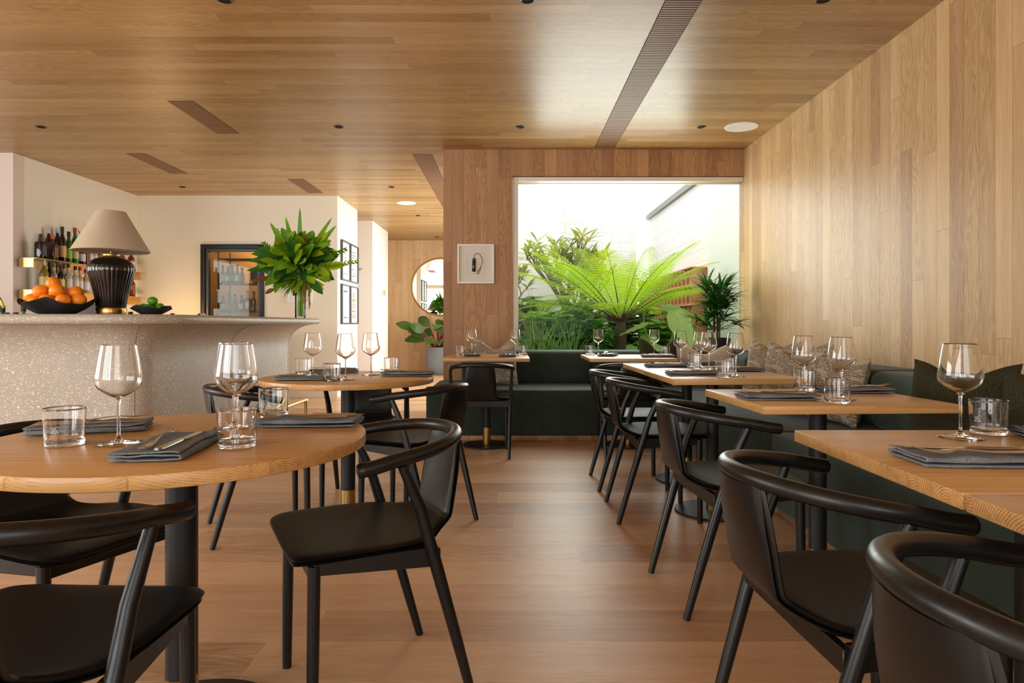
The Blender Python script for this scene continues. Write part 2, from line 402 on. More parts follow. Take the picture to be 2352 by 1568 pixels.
# ============================================================ SETTING
HC = 2.84; YW = 6.911; XR = 2.43
m = MB(); m.box(-7.6, 2.6, -2.7, 7.06, -.1, 0); m.box(-7.6, -.3, 7.06, 14.6, -.1, 0)
struct(m.build('floor', M['floor'], smooth=False))
m = MB(); m.box(-7.6, 2.6, -2.7, 7.06, HC, HC+.15); m.box(-7.6, -.3, 7.06, 14.6, HC, HC+.15)
struct(m.build('ceiling', M['ceil'], smooth=False))
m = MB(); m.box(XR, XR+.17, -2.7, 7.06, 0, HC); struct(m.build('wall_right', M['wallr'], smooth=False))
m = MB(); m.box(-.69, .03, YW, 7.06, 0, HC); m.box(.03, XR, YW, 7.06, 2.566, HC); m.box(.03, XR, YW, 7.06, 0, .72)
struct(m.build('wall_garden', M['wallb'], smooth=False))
m = MB(); m.box(-5.45, -5.25, 7.2, 9.387, 0, HC); struct(m.build('wall_left', M['plaster'], smooth=False))
m = MB(); m.box(-7.6, -5.25, 7.04, 7.199, 0, HC); struct(m.build('wall_side', simple('blush plaster', srgb(226, 210, 200), .8), smooth=False))
m = MB(); m.box(-5.45, -4.35, 9.387, 9.55, 0, HC); m.box(-3.46, -2.43, 9.387, 9.55, 0, HC); m.box(-4.35, -3.46, 9.387, 9.55, 2.153, HC); m.box(-4.35, -3.46, 9.387, 9.55, 0, .95)
m.box(-2.6, -2.43, 9.55, 10.62, 0, HC)
struct(m.build('wall_bar', M['plaster'], smooth=False))
m = MB(); m.box(-5.2, -2.404, 11.66, 13.14, 0, HC); struct(m.build('wall_corridor', M['plaster2'], smooth=False))
m = MB(); m.box(-5.2, -.3, 14.42, 14.6, 0, HC); struct(m.build('wall_end', M['walle_lit'], smooth=False))
# corridor side wall with its glazing opening towards the garden
m = MB(); m.box(-.45, -.3, 7.06, 8.0, 0, HC); m.box(-.45, -.3, 13.0, 14.42, 0, HC); m.box(-.45, -.3, 8.0, 13.0, 2.66, HC); m.box(-.45, -.3, 8.0, 13.0, 0, .34)
struct(m.build('wall_garden_side', M['plaster2'], smooth=False))
# street side behind the camera, with windows
m = MB(); m.box(-7.6, -6.3, -2.7, -2.6, 0, HC); m.box(-1.5, -.3, -2.7, -2.6, 0, HC); m.box(2.1, XR, -2.7, -2.6, 0, HC)
m.box(-6.3, -1.5, -2.7, -2.6, 0, .4); m.box(-6.3, -1.5, -2.7, -2.6, 2.7, HC); m.box(-.3, 2.1, -2.7, -2.6, 0, .5); m.box(-.3, 2.1, -2.7, -2.6, 2.7, HC)
struct(m.build('wall_street', M['plaster'], smooth=False))
m = MB(); m.box(-7.6, -7.45, -2.6, .1, 0, HC); m.box(-7.6, -7.45, 4.3, 7.04, 0, HC); m.box(-7.6, -7.45, .1, 4.3, 0, .5); m.box(-7.6, -7.45, .1, 4.3, 2.7, HC)
struct(m.build('wall_far_left', M['plaster'], smooth=False))
# garden window: cream frame and a clear pane
wf = MB(); wf.box(.032, .0875, 6.93, 7.1, .722, 2.56); wf.box(.0875, XR-.002, 6.93, 7.1, 2.516, 2.56); wf.box(.0875, XR-.002, 6.99, 7.1, .722, .745)
wf.box(.0875, XR-.002, 7.02, 7.045, 2.506, 2.516)
wfo = struct(wf.build('window_1', M['frame_white'], bevel=.003)); 
pn = MB(); pn.box(.0875, XR-.002, 7.03, 7.036, .745, 2.507); pn.build('window_pane', M['pane'], wfo, smooth=False)

# ---- ceiling vents: slatted oak grilles set flush
VG = 'slatted vents in the oak ceiling'
def vent(x0, x1, y0, y1, label):
    t = thing('ceiling_vent', label, 'vent', ((x0+x1)/2, y0, HC), 0, VG)
    hw = (x1-x0)/2; L = y1-y0
    a = MB(); a.box(-hw, hw, 0, L, -.0012, -.0003); a.build('vent_shade_sheet', M['shade_black'], t, smooth=False)  # flat dark sheet painted as shade in the gaps, no real recess
    a = MB(); n = int(L/.028)
    for i in range(n): a.box(-hw+.004, hw-.004, (i+.36)*L/n, (i+1.0)*L/n, -.0022, -.0014)
    a.build('grille', M['slat'], t, smooth=False)
vent(.868, 1.076, .4, 6.836, 'long dark slatted ceiling vent running up to the garden window wall')
vent(-1.037, -.831, 7.10, 12.2, 'slatted ceiling vent beside the free end of the oak wall')
vent(-2.78, -2.572, 5.409, 6.335, 'slatted ceiling vent nearest the round tables')
vent(-4.078, -3.87, 7.07, 8.01, 'slatted ceiling vent over the bottle shelves')
vent(-2.78, -2.575, 8.31, 9.2, 'slatted ceiling vent just above the big leafy arrangement')
# ---- downlights
DG = 'black recessed downlights'
dl = MB(); dl.lathe([(.030, .03), (.030, .0), (.043, -.0), (.043, -.0025), (.040, -.005), (.033, -.005), (.027, .0), (.026, .03)], 28, close=True)
d0 = thing('downlight', '', 'downlight', (0, 0, HC), 0, DG)
rg = MB(); rg.lathe([(.031, -.0008), (.043, -.0008), (.043, -.004), (.039, -.006), (.031, -.004)], 28, close=True); rg.f += []
b = len(rg.v)-28; n0 = len(rg.v)-28*5
for k in range(28): rg.f.append((b+k, b+(k+1) % 28, n0+(k+1) % 28, n0+k))
rg.build('trim_ring', M['downl'], d0)
ls = MB(); ls.lathe([(.0305, -.001), (.0305, -.002)], 28); ls.build('lens', M['shade_black'], d0, smooth=False)
dp = Proto(d0)
for x, y, lab in ((-4.30, 6.113, 'black downlight in the ceiling near the pale side wall'), (-1.57, 6.113, 'black downlight between the short vents and the garden wall corner'),
                  (.096, 6.113, 'black downlight on the garden wall side, between wall corner and long vent'), (1.758, 6.113, 'black downlight beside the white round speaker by the oak wall'),
                  (-4.32, 8.79, 'small black downlight above the framed hatch'), (-1.56, 8.79, 'small black downlight before the round speaker over the corridor'),
                  (-1.53, 11.1, 'small black downlight just beyond the corridor speaker'), (-1.52, 13.85, 'tiny black downlight close to the far mirror wall'),
                  (-1.59, 3.715, 'black downlight cut by the picture top above the round tables'), (.097, 3.715, 'black downlight cut by the picture top above the aisle'),
                  (1.748, 3.715, 'black downlight cut by the picture top next to the oak wall')):
    dp.put((x, y, HC), 0, lab)
for x, y, r, lab in ((2.126, 6.11, .15, 'round white ceiling speaker next to the oak wall'), (-1.55, 9.96, .145, 'round white ceiling speaker over the corridor')):
    s = MB(); s.lathe([(r, -.0005), (r, -.006), (r-.01, -.009), (r-.02, -.007), (.001, -.007)], 40)
    so = tag(s.build('ceiling_speaker', M['white']), lab, 'speaker', 'round ceiling speakers'); so.location = (x, y, HC)

# ============================================================ GARDEN COURT beyond the window
m = MB(); m.box(-.3, 3.2, 7.1, 15, -.2, .25); struct(m.build('ground', M['soil'], smooth=False))
m = MB(); m.box(-.3, 2.73, 14.4, 14.6, 0, 5.2); struct(m.build('wall_court_end', M['blockx'], smooth=False))
m = MB(); m.box(-.3, .99, 13.0, 14.4, .25, 5.2); struct(m.build('wall_court_pier', M['court'], smooth=False))
m = MB(); m.box(3.0, 3.2, 10.06, 14.4, 0, 3.27); o = struct(m.build('wall_court_side', M['blocky'], smooth=False))
m = MB(); m.box(2.94, 3.26, 10.06, 14.4, 3.27, 3.37); struct(m.build('trim_1', M['coping'], smooth=False))
m = MB(); m.box(2.98, 3.26, 7.1, 10.04, 0, 5.2); struct(m.build('wall_court_return', M['court'], smooth=False))
# terracotta breeze blocks
bb = MB()
zz = .5
rows_ = [(.27, 'z')]*5
z = 1.90
for r in range(5):
    bb.box(2.74, 2.99, 10.06, 14.3, z-.018, z)
    n = 34; pt = 4.2/n
    for i in range(n):
        yc = 10.08+(i+.5)*pt; sl = .042 if i % 2 else -.042
        ys = [(yc-sl, z-.262), (yc+sl, z-.018)]
        vs = []
        for xx in (2.76, 2.975):
            for (yy, zz_) in ys: vs += [(xx, yy-.014, zz_), (xx, yy+.014, zz_)]
        bb.add(vs, [(0, 1, 3, 2), (4, 6, 7, 5), (0, 4, 5, 1), (2, 3, 7, 6), (0, 2, 6, 4), (1, 5, 7, 3)])
    bb.box(2.74, 2.99, 10.06, 14.3, z-.285, z-.262)
    z -= .285
tag(bb.build('breeze_block_screen', M['tc'], smooth=False), 'terracotta breeze block screen standing against the white garden wall', 'screen')

# ---- plants
def frond(mb, rb, base, az, el, L, droop, wmax, seed):
    rnd = random.Random(seed)
    d = Vector((math.cos(az)*math.cos(el), math.sin(az)*math.cos(el), math.sin(el)))
    n = 31; p = Vector(base); pts = [p.copy()]; dirs = [d.copy()]
    for i in range(n):
        t = i/n
        d = (d + Vector((0, 0, -droop*(.3+1.6*t*t)/n))).normalized(); p = p+d*(L/n); pts.append(p.copy()); dirs.append(d.copy())
    rb.tube(pts[::3], [max(.0025, .010*(1-i*3/n)) for i in range(len(pts[::3]))], 6)
    for i in range(5, n+1):
        t = i/n; q = pts[i]; dd = dirs[i]
        side = dd.cross(Vector((0, 0, 1)))
        if side.length < .05: side = Vector((-math.sin(az), math.cos(az), 0))
        side.normalize(); up = side.cross(dd).normalized()
        pl = wmax*min(1, (t-.16)*3.2)*(1-((t-.35)/.68)**2 if t > .35 else 1)**.75 if t < 1 else .03
        if pl < .02: pl = .02
        for sg in (-1, 1):
            pd = (side*sg*1.0+dd*(.35+.5*t)+up*.12).normalized(); pp = q.copy()
            m_ = max(3, int(pl/.019)); st = pl/m_
            for k in range(m_):
                u_ = k/m_
                pd2 = (pd+Vector((0, 0, -.55*u_))).normalized(); nx = pp+pd2*st
                ps = pd2.cross(up).normalized(); w_ = .030*(1-u_)**.6+.003
                for s2 in (-1, 1):
                    tip = pp+ps*s2*w_*.95+pd2*st*.8+Vector((0, 0, -.25*w_))
                    b_ = len(mb.v)
                    mb.v += [pp, pp+pd2*st*.8, tip]
                    mb.f.append((b_, b_+1, b_+2))
                pp = nx
def tree_fern(name, label, base, zc, specs, cat='tree fern', rt=.075):
    t = thing(name, label, cat, (base[0], base[1], .25))
    tr = MB(); pts = [(random.uniform(-.01, .01), random.uniform(-.01, .01), zz_) for zz_ in [i*(zc-.25)/8 for i in range(9)]]
    tr.tube(pts, [rt*1.15]*3+[rt]*4+[rt*1.1, rt*.7], 14); tr.build('trunk', M['bark'], t)
    for i, (az, el, L, dr, wm) in enumerate(specs):
        mb, rb = MB(), MB(); frond(mb, rb, (0, 0, zc-.27), az, el, L, dr, wm, i)
        f = mb.build('frond', M['fern'], t, smooth=False); rb.build('stalk', M['bark'], f)
sp = []
for i in range(15):
    az = i*2*PI/15+.2; sp.append((az, .62+.24*math.sin(i*2.4), (1.6+.2*math.sin(i*1.7))*(.84 if math.cos(az) > .7 else 1), 1.0, .33))
for az, el, L in ((PI*.97, .62, 1.85), (.08, .75, 1.62), (-.15, .25, 1.30), (PI*1.05, .35, 1.8), (-1.2, .8, 1.3), (-1.9, .85, 1.45), (1.2, .95, 1.3), (2.0, .95, 1.6), (.5, .95, 1.45), (-2.6, .75, 1.7), (2.6, .9, 1.75), (3.3, .6, 1.8), (-.5, .95, 1.5), (.25, .55, 1.5)):
    sp.append((az, el, L, .8, .38))
tree_fern('tree_fern', 'tall tree fern with dark trunk and lime fronds behind the window', (1.52, 9.1), 1.06, sp)
sp = [(i*2*PI/9+.5, .55+.2*math.sin(i*2.0), 1.0, 1.1, .24) for i in range(9)]
tree_fern('fern', 'smaller fern low at the window edge, beyond the tall tree fern', (.45, 11.2), 1.05, sp, 'fern', .05)

# plumeria tree
t = thing('plumeria_tree', 'branching grey tree with paddle leaves against the white garden wall', 'tree', (.95, 11.6, .25))
br, lf = MB(), MB()
def branch(p, d, L, r, depth, rnd):
    p = Vector(p); q = p+d*L
    br.tube([p, p+d*L*.5+Vector((rnd.uniform(-.02, .02), rnd.uniform(-.02, .02), 0)), q], [r, r*.85, r*.72], 7)
    if depth == 0:
        for k in range(8):
            a = rnd.uniform(0, 2*PI); e = rnd.uniform(.0, 1.1)
            lf.leaf(q+Vector((0, 0, rnd.uniform(-.04, .02))), (math.cos(a)*math.cos(e), math.sin(a)*math.cos(e), math.sin(e)), (0, 0, 1), rnd.uniform(.20, .32), rnd.uniform(.07, .10), .2, 4, .12, lambda u: (.18+.9*u**1.2) if u < .75 else (.55 if u < .99 else .08))
        return
    for k in range(3 if depth > 1 else 2):
        a = rnd.uniform(0, 2*PI); sp_ = rnd.uniform(.35, .7)
        nd = (d+Vector((math.cos(a), math.sin(a), .25))*sp_).normalized()
        branch(q, nd, L*rnd.uniform(.68, .9), r*.7, depth-1, rnd)
rnd = random.Random(5)
branch((0, 0, 0), Vector((-.12, 0, 1)).normalized(), .62, .06, 4, rnd)
branch((.1, 0, 0), Vector((.35, -.1, 1)).normalized(), .55, .05, 4, rnd)
branch((-.3, .1, 0), Vector((-.35, -.1, .9)).normalized(), .6, .045, 4, rnd)
br.build('branches', M['barkg'], t); lf.build('foliage', M['frang'], t)

def shrub(name, label, x, y, h, n, mat, L, W, seed, cat='shrub', spread=.35):
    rnd = random.Random(seed); t = thing(name, label, cat, (x, y, .25)); lf, st = MB(), MB()
    L *= 1.15; W *= 1.35
    for k in range(int(n*1.7)):
        a = rnd.uniform(0, 2*PI); e = rnd.uniform(.2, 1.3); hh = h*rnd.uniform(.35, 1)-.25; rr = rnd.uniform(0, spread)*(1.1-hh/h*.5)
        top = Vector((math.cos(a)*rr, math.sin(a)*rr, hh))
        if k % 4 == 0: st.tube([(top.x*.2, top.y*.2, 0), top*.6, top], .006, 5)
        for q in range(4):
            a2 = a+rnd.uniform(-1.5, 1.5)
            lf.leaf(top, (math.cos(a2)*math.cos(e*.5), math.sin(a2)*math.cos(e*.5), math.sin(e*.5)), (0, 0, 1), L*rnd.uniform(.7, 1.2), W*rnd.uniform(.7, 1.2), .45, 4, .2)
    lf.build('foliage', mat, t); st.build('stems', M['stem'], t)
shrub('leafy_shrub', 'low leafy shrub under the plumeria tree, next to the strappy grasses', .55, 9.6, 1.15, 110, M['under'], .2, .07, 1)
shrub('leafy_shrub', 'dark fingered shrub between the grasses and the tree fern trunk', 1.0, 8.9, 1.05, 120, M['under2'], .22, .05, 2)
shrub('leafy_shrub', 'bright green shrub directly left of the tree fern trunk', 1.1, 9.9, 1.3, 120, M['under'], .2, .06, 3)
shrub('leafy_shrub', 'deep green shrub crowded behind the tree fern trunk', 1.75, 10.3, 1.3, 110, M['under2'], .2, .08, 4)
shrub('leafy_shrub', 'broad leaved shrub at the foot of the terracotta screen', 2.25, 9.6, 1.0, 80, M['under'], .24, .13, 5)
shrub('leafy_shrub', 'dense hedge-like shrub at the base of the white pier', .35, 12.4, 1.5, 110, M['under2'], .2, .08, 6)
shrub('leafy_shrub', 'light green shrub filling the gap behind the reeds and fingered shrub', 1.15, 11.0, 1.35, 90, M['under'], .22, .08, 7, spread=.5)
shrub('leafy_shrub', 'leafy shrub low against the end wall past the screen corner', 2.2, 11.6, 1.3, 90, M['under2'], .22, .09, 8, spread=.5)
def grasses(name, label, x, y, n, h, seed, mat):
    rnd = random.Random(seed); b_ = MB()
    for k in range(n):
        a = rnd.uniform(0, 2*PI); e = rnd.uniform(.95, 1.5)
        b_.leaf((rnd.uniform(-.12, .12), rnd.uniform(-.12, .12), 0), (math.cos(a)*math.cos(e), math.sin(a)*math.cos(e), math.sin(e)), (0, 0, 1), h*rnd.uniform(.75, 1.2), rnd.uniform(.012, .024), rnd.uniform(.1, .75), 9, .2, lambda u: (1-u)**.5)
    o = tag(b_.build(name, mat), label, 'grass clump', 'strappy grasses at the window'); o.location = (x, y, .25)
grasses('grass_clump', 'strappy grass clump at the very edge of the cream window frame', .36, 8.2, 95, .86, 1, M['grass'])
grasses('grass_clump', 'arching grass clump between the frame-side grass and fingered shrub', .70, 8.3, 95, .9, 2, M['grass'])
grasses('tall_reeds', 'tall upright reed blades rising above the strappy grasses', .3, 9.0, 12, 1.55, 3, M['under'])
def heart(mb, base, d, up, L, W):
    d = Vector(d).normalized(); side = d.cross(Vector(up)).normalized(); nn = side.cross(d).normalized()
    rows = []
    for i in range(13):
        t_ = i/12; u = -.22+1.22*t_
        wv = W/2*(math.sin(PI*min(1, t_*.62+.38-.0))**.8 if t_ > .18 else (.55+2.0*t_))*1.0
        if t_ > .98: wv = .004
        inner = W*.16*(1-t_/.18) if t_ < .18 else 0
        c_ = Vector(base)+d*(u*L)-nn*(.10*L*u*u)
        row = []
        for k in range(-5, 6):
            s_ = k/5; x_ = s_*wv
            row.append(c_+side*x_+nn*(abs(s_)**1.5*.06*W*(.6+.4*math.cos(i*2.2)) ))
        rows.append(row)
    mb.grid(rows)
def ears(label, x, y, leaves, seed):
    t = thing('elephant_ear_plant', label, 'plant', (x, y, .25), 0, 'elephant ear plants by the screen')
    for (dx, dy, z_, az, tilt, L) in leaves:
        st = MB(); st.tube([(0, 0, 0), (dx*.4, dy*.4, z_*.6), (dx, dy, z_)], [.024, .018, .010], 8)
        lfm = MB(); heart(lfm, (dx, dy, z_), (math.cos(az)*math.cos(tilt), math.sin(az)*math.cos(tilt), math.sin(tilt)), (math.cos(az)*.6, math.sin(az)*.6-.35, .8), L, L*.9)
        lo = lfm.build('leaf', M['ear_pale'] if L > .45 else M['ear'], t); st.build('stalk', M['under'], lo)
ears('elephant ear plant with one huge hanging pale leaf before the screen', 1.95, 8.35, [(.12, -.1, .85, -.7, -1.15, .50), (-.25, .2, .75, 2.6, -.3, .34), (-.1, -.1, .5, -2.2, -.2, .3), (.3, .3, .7, .5, -.3, .3)], 1)
ears('elephant ear plant with upright leaves beside the tree fern trunk', 1.95, 9.4, [(-.1, 0, 1.15, 2.2, .2, .42), (.3, .1, 1.0, -.2, -.2, .4), (.0, -.15, .6, -2.0, -.6, .3), (-.25, -.1, .45, -2.6, -.4, .26)], 2)
# ============================================================ BANQUETTE
def rbox_obj(name, x0, x1, y0, y1, z0, z1, mat, parent, r=.04, seg=4):
    m = MB(); m.box(x0, x1, y0, y1, z0, z1); return m.build(name, mat, parent, bevel=r, bseg=seg, angle=80)
BG = 'dark green banquette modules'
def banq(label, seats, backs, plinths):
    t = thing('banquette_module', label, 'banquette', (0, 0, 0), 0, BG)
    for b_ in seats: rbox_obj('seat', *b_, .045, .45, M['green'], t, .035)
    for b_ in backs: rbox_obj('backrest', *b_, .4505, .768, M['green'], t, .06, 5)
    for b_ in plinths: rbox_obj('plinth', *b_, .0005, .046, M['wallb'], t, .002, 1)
banq('dark green velvet banquette module under the garden window, at its free end', [(-.74, .795, 5.86, 6.9)], [(-.47, .80, 6.48, 6.895)], [(-.66, .79, 5.88, 6.85)])
banq('dark green velvet corner module of the banquette, below the potted palm', [(.80, 2.425, 5.86, 6.9)], [(.805, 2.42, 6.48, 6.895), (2.02, 2.42, 5.70, 6.6)], [(.80, 2.4, 5.88, 6.85)])
banq('dark green banquette module on the oak wall, behind the joined tables', [(1.405, 2.425, 3.61, 5.855)], [(2.02, 2.42, 3.78, 5.69)], [(1.44, 2.4, 3.63, 5.84)])
banq('dark green banquette module on the oak wall, behind the single square table', [(1.405, 2.425, 1.62, 3.60)], [(2.02, 2.42, 1.75, 3.77)], [(1.44, 2.4, 1.64, 3.58)])
banq('dark green banquette module at the picture edge, behind the nearest square tables', [(1.405, 2.425, -.4, 1.61)], [(2.02, 2.42, -.4, 1.74)], [(1.44, 2.4, -.4, 1.6)])

# ============================================================ TABLES
def pedestal(t, px, py, rp, rd, sx=.2, sy=.2):
    p = MB(); p.lathe([(0, .155), (rp, .155), (rp, .718), (0, .718)], 28, (px, py, 0)); p.build('pole', M['bmetal'], t)
    p = MB(); p.lathe([(0, .013), (rp+.001, .013), (rp+.001, .155), (0, .155)], 28, (px, py, 0)); p.build('brass_sleeve', M['brass'], t)
    p = MB(); p.lathe([(0, .001), (rd-.004, .001), (rd, .004), (rd, .010), (rd-.003, .013), (0, .013)], 56, (px, py, 0)); p.build('base_plate', M['bmetal'], t)
    p = MB(); p.box(px-sx, px+sx, py-sy, py+sy, .712, .7195); p.build('mounting_plate', M['bmetal'], t, smooth=False)
def table_round(label, x, y, rz=0):
    t = thing('round_table', label, 'table', (x, y, 0), rz, 'round oak tables')
    r = .45; m = MB(); m.lathe([(0, .72), (r-.004, .72), (r-.001, .7215), (r, .724), (r, .745), (r-.0015, .7488), (r-.005, .75), (0, .75)], 96)
    m.build('tabletop', M['toptab'], t); pedestal(t, 0, 0, .0375, .25)
def table_sq(label, x, y, sx, sy, rz=0, po=(0, 0)):
    t = thing('square_table', label, 'table', (x, y, 0), rz, 'square oak tables')
    m = MB(); m.box(-sx/2, sx/2, -sy/2, sy/2, .72, .75); m.build('tabletop', M['toptab'], t, bevel=.0035, bseg=2)
    pedestal(t, po[0], po[1], .0325, .203)
table_round('large looking round oak table at the near side, cut by the picture edge', -.82, 1.665)
table_round('round oak table in front of the terrazzo bar end', -.858, 3.535)
table_sq('square oak table at the free end of the banquette, single chair before it', -.196, 5.83, .72, .74, 0, (0, -.17))
table_sq('square oak table under the window, close to the olive cushion with pointed ears', 1.01, 5.79, .715, .73, 0, (0, -.115))
table_sq('farther square oak table of the joined pair on the oak wall side', 1.16, 4.40, .70, .672, .024, (.01, 0))
table_sq('nearer square oak table of the joined pair on the oak wall side', 1.172, 3.722, .70, .672, .024, (-.06, -.06))
table_sq('single square oak table standing alone with two settings', 1.205, 2.585, .705, .59, .05, (0, .02))
table_sq('square oak table with dark napkins whose edge runs to the picture edge', 1.112, 1.435, .72, .655, 0, (.06, .06))
table_sq('square oak table cut off by the lower corner, joined to its neighbour', 1.112, .773, .72, .655, 0, (.06, 0))

# ============================================================ CHAIR
def loft_slab(mb, st, nx=14):
    """st: list of (y, z, ny, nz, half_width, thickness, curl) stations; closed slab with rounded edges"""
    rows = []
    for (y, z, ny, nz, hw, th, curl) in st:
        top, bot = [], []
        for i in range(nx+1):
            u = -1+2*i/nx
            uu = math.copysign(1-(1-abs(u))**1.6, u)
            h = th/2*(max(0, 1-abs(uu)**14))**.5
            off = curl*abs(uu)**2.2
            x = uu*hw
            top.append((x, y+ny*(h+off), z+nz*(h+off))); bot.append((x, y+ny*(-h+off), z+nz*(-h+off)))
        rows.append(top+bot[::-1][1:-1])
    mb.grid(rows, True, True)
def smooth_path(pts, n):
    out = []
    P_ = [Vector(p) for p in pts]; P_ = [P_[0]*2-P_[1]]+P_+[P_[-1]*2-P_[-2]]
    for i in range(1, len(P_)-2):
        for k in range(n):
            t_ = k/n; p0, p1, p2, p3 = P_[i-1], P_[i], P_[i+1], P_[i+2]
            out.append(.5*((2*p1)+(-p0+p2)*t_+(2*p0-5*p1+4*p2-p3)*t_*t_+(-p0+3*p1-3*p2+p3)*t_**3))
    out.append(P_[-2]); return out
def make_chair():
    t = thing('dining_chair', '', 'chair', (0, 0, 0), 0, 'black bow-back dining chairs')
    # centre line of the bent shell (y, z), half width, curl
    key = [((0, .236, .445), .165, .0), ((0, .228, .4475), .200, .002), ((0, .205, .450), .222, .004), ((0, .16, .450), .233, .006), ((0, .06, .446), .235, .011), ((0, -.04, .443), .232, .014), ((0, -.11, .444), .214, .012),
           ((0, -.150, .449), .174, .010), ((0, -.180, .461), .140, .008), ((0, -.203, .482), .126, .002), ((0, -.216, .51), .123, -.004), ((0, -.235, .58), .122, -.012), ((0, -.252, .65), .116, -.018), ((0, -.2635, .705), .106, -.020)]
    pts = smooth_path([k[0] for k in key], 4); vals = smooth_path([(k[1], k[2], 0) for k in key], 4)
    th = .016
    st = []
    for i, p in enumerate(pts):
        d = (pts[min(i+1, len(pts)-1)]-pts[max(i-1, 0)]).normalized()
        ny, nz = d.z, -d.y   # normal pointing up / forward
        if nz < 0 and p.z < .46: ny, nz = -ny, -nz
        curl = -vals[i].y if False else vals[i].y
        st.append((p.y, p.z, ny, nz, vals[i].x, th*(.55 if i < 2 else 1), curl))
    # forward-facing normal for the upright part: flip curl sign so the sides wrap forward
    k = 9*4-1
    fixed = []
    for i, s_ in enumerate(st):
        y, z, ny, nz, hw, th_, cu = s_
        if i >= 8*4 and ny < 0: ny, nz = -ny, -nz
        fixed.append((y, z, ny, nz, hw, th_, abs(cu)))
    a = MB(); loft_slab(a, fixed[:k+1]); a.build('seat', M['blackseat'], t, angle=60)
    a = MB(); loft_slab(a, fixed[k:]); a.build('backrest', M['ash'], t, angle=60)
    # under-seat ply layer
    a = MB(); loft_slab(a, [(y-ny*(.0135 if z < .62 else .0135-.08*(z-.62)), z-nz*.0135, ny, nz, hw-.005, .0095, cu) for (y, z, ny, nz, hw, th_, cu) in fixed[1:]]); a.build('seat_shell_layer', M['black'], t, angle=60)
    # bow rail
    rp = []; R = .245
    rail = [(R+.006, .078, .666), (R+.005, .03, .673), (R, -.02, .683)]
    for i in range(1, 12):
        a_ = i*PI/12; rail.append((R*math.cos(a_), -.02-R*.985*math.sin(a_), .683+.034*math.sin(a_)))
    rail += [(-R, -.02, .683), (-R-.005, .03, .673), (-R-.006, .078, .666)]
    pts2 = smooth_path(rail, 4)
    a = MB(); a.tube(pts2, .0185, 18, round_ends=True); a.build('arm_rail', M['ash'], t, angle=60)
    # legs
    for s_ in (-1, 1):
        a = MB(); a.tube([(s_*.220, -.243, .0005), (s_*.2235, -.19, .19), (s_*.229, -.135, .38), (s_*.236, -.085, .55), (s_*.2445, -.033, .668)], [.0125, .0155, .0175, .0155, .0125], 14)
        a.build('leg', M['ash'], t, angle=60)
        a = MB(); a.tube([(s_*.199, .183, .0005), (s_*.199, .181, .2), (s_*.198, .178, .432)], [.0135, .0155, .0165], 14); a.build('leg', M['ash'], t, angle=60)
    # frame under the seat
    a = MB()
    def slab(x0, y0, x1, y1, za0, zb0, za1, zb1, w_=.022):
        d = Vector((x1-x0, y1-y0, 0)).normalized(); n_ = Vector((-d.y, d.x, 0))*w_/2
        p0 = Vector((x0, y0, 0)); p1 = Vector((x1, y1, 0))
        a.add([p0-n_+Vector((0, 0, za0)), p0+n_+Vector((0, 0, za0)), p0+n_+Vector((0, 0, zb0)), p0-n_+Vector((0, 0, zb0)), p1-n_+Vector((0, 0, za1)), p1+n_+Vector((0, 0, za1)), p1+n_+Vector((0, 0, zb1)), p1-n_+Vector((0, 0, zb1))],
              [(0, 3, 2, 1), (4, 5, 6, 7), (0, 1, 5, 4), (2, 3, 7, 6), (1, 2, 6, 5), (0, 4, 7, 3)])
    for s_ in (-1, 1): slab(s_*.199, .18, s_*.219, -.135, .408, .4415, .388, .4415, .019)
    slab(-.199, .18, .199, .18, .398, .436, .398, .436); slab(-.224, -.137, .224, -.137, .386, .434, .386, .434, .019)
    a.build('seat_frame', M['black'], t, bevel=.002, bseg=1)
    return t
chair = Proto(make_chair())
def put_chair(x, y, facing_deg, label): return chair.put((x, y, 0), math.radians(facing_deg-90), label)
put_chair(-.416, 1.907, 207, 'black bow-back chair standing free beside the near round table, whole seat in view')
put_chair(-.489, 3.41, 155, 'black bow-back chair at the far round table, seen from behind over the nearer one')
put_chair(-.858, 3.93, 270, 'black bow-back chair facing the camera across the far round table')
put_chair(-1.238, 3.348, 26, 'black bow-back chair between the far round table and the terrazzo bar')
put_chair(-1.24, 1.90, -23, 'black bow-back chair mostly hidden behind the near round table, its rail against the bar')
put_chair(-.885, 1.235, 88, 'black bow-back chair in the lower corner, tucked to the near round table')
put_chair(-.227, 5.31, 90, 'black bow-back chair seen square from behind at the banquette free-end table')
put_chair(.957, 5.34, 90, 'black bow-back chair in shade at the window table near the olive cushion')
put_chair(.792, 4.32, 0, 'black bow-back chair with shining pale seat, at the farther of the joined tables')
put_chair(.803, 3.65, 0, 'black bow-back chair with green-tinted seat, at the nearer of the joined tables')
put_chair(.842, 2.557, 4, 'black bow-back chair drawn up to the single square table')
put_chair(.744, 1.45, 3, 'big black bow-back chair with wide curved back panel at the nearest whole table')
put_chair(.737, .79, 1, 'black bow-back chair cut off by the lower corner, rail sweeping out of the picture')

